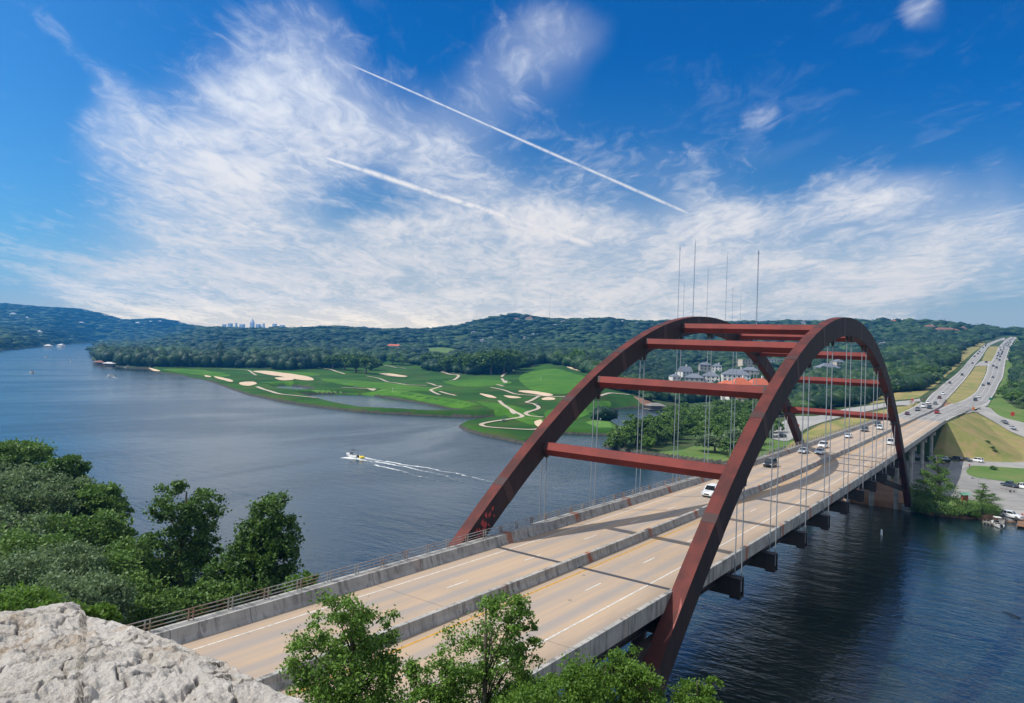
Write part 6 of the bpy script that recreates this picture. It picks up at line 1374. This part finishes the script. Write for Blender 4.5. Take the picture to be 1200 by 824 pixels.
    o = mb.build('drift_branch', 'bark'); o.location = (p.x, p.y, .03); o.rotation_euler = (0, 0, .9); tag(o, 'bare branch drifting on the water at the picture edge', 'branch')
build_boats()

# ------------------------------------------------------------------ masts, skyline, signs, small things on the far bank
def build_far_things():
    for px, top, d, w, lab in [(797, 292, 1900, 1.5, 'thin radio mast with a cross head, leftmost of the tall pair'), (802, 333, 2300, 1.2, 'faint thin radio mast just right of the cross-headed one'), (815, 284, 1900, 2.0, 'tallest radio mast of the group above the arch'), (830, 316, 2200, 1.2, 'faint radio mast to the right of the tallest one'),
                               (852.5, 299, 2100, 1.3, 'thin radio mast midway between the tallest and the thick-headed one'), (859, 338, 2400, 1.0, 'short faint radio mast beside the midway one'), (868.5, 348, 2500, 1.0, 'shortest faint radio mast of the group'), (889, 297, 1700, 2.3, 'thick radio mast with a forked head, rightmost of the group'), (645, 346, 2600, 0.9, 'single faint radio mast above the wooded hilltop')]:
        a, b = ray(px, 400); p = atd(px, top, d); z0 = T1(p.x, p.y); H = p.z - z0; t = thing('radio_mast', (p.x, p.y, z0), 0, lab, 'mast'); la = MB()
        for k in range(3):
            an = k * 2.094; la.tube([(w * .5 * math.cos(an), w * .5 * math.sin(an), 0), (w * .5 * math.cos(an), w * .5 * math.sin(an), H)], .16 * w, 5)
        n = int(H / 4)
        for i in range(n):
            for k in range(3):
                a0, a1 = k * 2.094, (k + 1) * 2.094; z = i * H / n; la.bar((w * .5 * math.cos(a0), w * .5 * math.sin(a0), z), (w * .5 * math.cos(a1), w * .5 * math.sin(a1), z + H / n), .16 * w)
        la.build('lattice', 'mast', t)
        hd = MB()
        if px in (797, 889):
            hd.bar((-w * 1.8, 0, H), (w * 1.8, 0, H), w * .6, w * .8)
            for s in (-1, 1): hd.bar((s * w * 1.6, 0, H), (s * w * 1.6, 0, H + w * 3), w * .5)
        hd.tube([(0, 0, H), (0, 0, H + 9)], .25 * w, 6); hd.build('antenna', 'mast', t)
    i = 0
    sky = [(263, 380, 22, 'box', 'low pale tower at one end of the distant skyline'), (270, 379, 26, 'box', 'squat tower next to the end of the distant skyline'), (277, 378.5, 18, 'step', 'stepped tower left of the tallest skyscraper'), (284, 380, 30, 'box', 'broad low block left of the tallest skyscraper'), (296, 374, 24, 'spire', 'tallest skyscraper of the distant skyline, with a pointed crown'),
           (303, 380, 28, 'box', 'broad block right beside the tallest skyscraper'), (309, 379, 20, 'step', 'stepped tower right of the tallest skyscraper'), (322, 379.5, 24, 'box', 'tower standing apart to the right in the distant skyline'), (331, 381, 30, 'box', 'lowest block at the far end of the distant skyline')]
    for px, top, w, st, lab in sky:
        d = 5250; p = atd(px, top, d); t = thing('office_tower', (p.x, p.y, 10), .3, lab, 'tower', 'towers of the distant skyline'); H = p.z - 10
        m = MB(); hb = H if st == 'box' else H * .86; m.box((0, 0, hb / 2), (w, w, hb)); m.build('shaft', 'tower_glass', t)
        for k in range(7): MB().box((0, 0, hb * (.3 + .1 * k)), (w + .8, w + .8, 1.4)).build('floor_band', 'wall_stone', t)
        if st == 'step': MB().box((0, 0, H * .93), (w * .6, w * .6, H * .14)).build('crown', 'tower_glass', t)
        if st == 'spire': MB().add([(-w / 2, -w / 2, hb), (w / 2, -w / 2, hb), (w / 2, w / 2, hb), (-w / 2, w / 2, hb), (0, 0, H + 6)], [(0, 1, 4), (1, 2, 4), (2, 3, 4), (3, 0, 4)]).build('crown', 'tower_glass', t)
    def signpost(px, py, shape, mat_, label, size=1.4, hh=2.4, cat='road sign'):
        p = onT(px, py); a = math.atan2(-_f0.y, -_f0.x); t = thing('road_sign', (p[0], p[1], T1(*p)), a, label, cat)
        MB().tube([(0, 0, -.3), (0, 0, hh)], .06, 8).build('post', 'galv', t); s = size / 2; m = MB()
        if shape == 'diamond': m.add([(.08, 0, hh - s), (.08, s, hh), (.08, 0, hh + s), (.08, -s, hh), (.12, 0, hh - s), (.12, s, hh), (.12, 0, hh + s), (.12, -s, hh)], [(3, 2, 1, 0), (4, 5, 6, 7), (0, 1, 5, 4), (1, 2, 6, 5), (2, 3, 7, 6), (3, 0, 4, 7)])
        else: m.box((.1, 0, hh), (.05, size * (1.6 if shape == 'wide' else 1), size))
        m.build('panel', mat_, t)
    signpost(1140.5, 482.5, 'diamond', 'orange', 'orange diamond sign in the gore where the slip road leaves', 2.0, 1.7); signpost(1186.5, 490.5, 'square', 'sign_red', 'orange-red square sign on a post by the slip road', 1.9, 2.3); signpost(1161, 469.8, 'wide', 'sign_green', 'small green sign on the grass by the slip road', 1.4, 1.2)
    signpost(1069, 471.6, 'square', 'sign_red', 'small red sign at the frontage road junction', 1.5, 1.4); signpost(1067.5, 474.6, 'square', 'wall_cream', 'small tan sign on the dry grass at the road junction', 1.6, 1.6); signpost(1129, 485, 'wide', 'wall_white', 'pale blue-white sign at the roadside beyond the bridge end', 1.2, 1.2); signpost(935.5, 502, 'square', 'sign_red', 'tiny red sign on the grass next to the far arch leg', 1.0, 1.6)
    # notice kiosk with green roof
    p = onT(1130.5, 591); t = thing('notice_kiosk', (p[0], p[1], T1(*p)), math.atan2(-_f0.y, -_f0.x) + .3, 'red-brown notice kiosk with a pale green roof on the bank', 'kiosk')
    for s in (-1, 1): MB().box((0, s * .9, 1.1), (.22, .22, 2.6)).build('post', 'wood_red', t)
    MB().box((0, 0, 1.9), (.5, 2.0, 1.5)).build('panel', 'wood_red', t)
    MB().add([(-.9, -1.5, 2.75), (.9, -1.5, 2.75), (.9, 1.5, 2.75), (-.9, 1.5, 2.75), (0, -1.5, 3.4), (0, 1.5, 3.4)], [(0, 3, 5, 4), (1, 4, 5, 2), (0, 4, 1), (3, 2, 5), (0, 1, 2, 3)]).build('roof', 'roof_green', t)
    # lamp post
    p = onT(1146.5, 583); t = thing('lamp_post', (p[0], p[1], T1(*p)), math.atan2(_r0.y, _r0.x), 'pale lamp post with two arms in the parking lot', 'lamp post')
    MB().tube([(0, 0, 0), (0, 0, 5.6)], [.14, .09], 10).build('pole', 'mast', t)
    for s in (-1, 1):
        a = MB().tube([(0, 0, 5.5), (s * 1.6, 0, 5.75)], .06, 8).build('arm', 'mast', t); MB().box((s * 1.9, 0, 5.75), (.8, .35, .2)).build('lamp_head', 'rubber' if s < 0 else 'mast', a)
    for x, y, z in [(1136, 549, 0)]:
        p = onT(x, y); person(p[0], p[1], T1(*p) + .15, 3.6, 'cloth_red', 'cloth_blue', 'person in a red shirt standing at the tip of the grass island')
    p = onT(1106, 545.5); person(p[0], p[1], T1(*p) + .12, 3.9, 'cloth_pale', 'cloth_blue', 'person in a pale shirt walking in the bridge shadow on the lot')
    p = onT(1175.5, 607); person(p[0], p[1], T1(*p) + .2, 2.6, 'cloth_pale', 'cloth_blue', 'person in a pale shirt standing at the head of the ramp dock')
    p = onT(1198, 609); person(p[0], p[1], T1(*p) + .2, 2.2, 'cloth_red', 'cloth_pale', 'person in a red top beside the brown timber dock')
    # roadside wire fence on the far approach
    q = smooth_line(trace([(935, 508), (960, 500), (990, 491.5), (1020, 484), (1048, 477.5)]), 10); qz = terrain(q[:, 0], q[:, 1])[0]
    t = thing('wire_fence', (0, 0, 0), 0, 'light wire fence with many posts along the dry grass by the bridge', 'fence'); m = MB()
    for a, b, za, zb in zip(q[:-1], q[1:], qz[:-1], qz[1:]):
        for h in (.6, 1.1, 1.6): m.bar((*a, za + h), (*b, zb + h), .04)
    m.build('wire', 'galv', t); pm = MB().tube([(0, 0, -.2), (0, 0, 1.75)], .06, 6).mesh('post', 'galv')
    for a, za in zip(q, qz): link('post', pm, t, (*a, za))
    # golf flags
    for x, y, lab in [(703, 497, 'white golf flag on the pale green beside the lagoon'), (633.5, 446, 'white golf flag on the hill fairway'), (460, 459.5, 'golf flag on the pale green beside the long pond')]:
        p = onT(x, y); t = thing('golf_flag', (p[0], p[1], T1(*p)), 0, lab, 'flag'); MB().tube([(0, 0, -.2), (0, 0, 3.2)], .06, 6).build('pole', 'hull_white', t)
        MB().add([(0, 0, 3.2), (0, 0, 2.4), (.4, -.7, 2.75), (0.03, 0.02, 3.2), (.03, 0.02, 2.4), (.43, -.68, 2.75)], [(0, 1, 2), (5, 4, 3)]).build('cloth', 'hull_white', t)
build_far_things()

# ------------------------------------------------------------------ air
def build_haze():
    m = bpy.data.materials.new('haze_air'); m.use_nodes = True; t = m.node_tree; t.nodes.clear()
    v = t.nodes.new('ShaderNodeVolumePrincipled'); o = t.nodes.new('ShaderNodeOutputMaterial'); t.links.new(v.outputs[0], o.inputs['Volume'])
    v.inputs['Color'].default_value = (0.06, 0.42, 1.0, 1); v.inputs['Density'].default_value = HAZE; v.inputs['Anisotropy'].default_value = 0.2
    MATS['haze_air'] = m
    P = [(*loc(a, b), z) for z in (-6.0, 420.0) for a, b in ((-7600, -420), (7600, -420), (7600, 6000), (-7600, 6000))]
    me = raw_mesh('haze', P, [(3, 2, 1, 0), (4, 5, 6, 7), (0, 1, 5, 4), (1, 2, 6, 5), (2, 3, 7, 6), (3, 0, 4, 7)], 'haze_air')
    tag(link('haze', me), kind='stuff')
HAZE = 1.15e-4
build_haze()
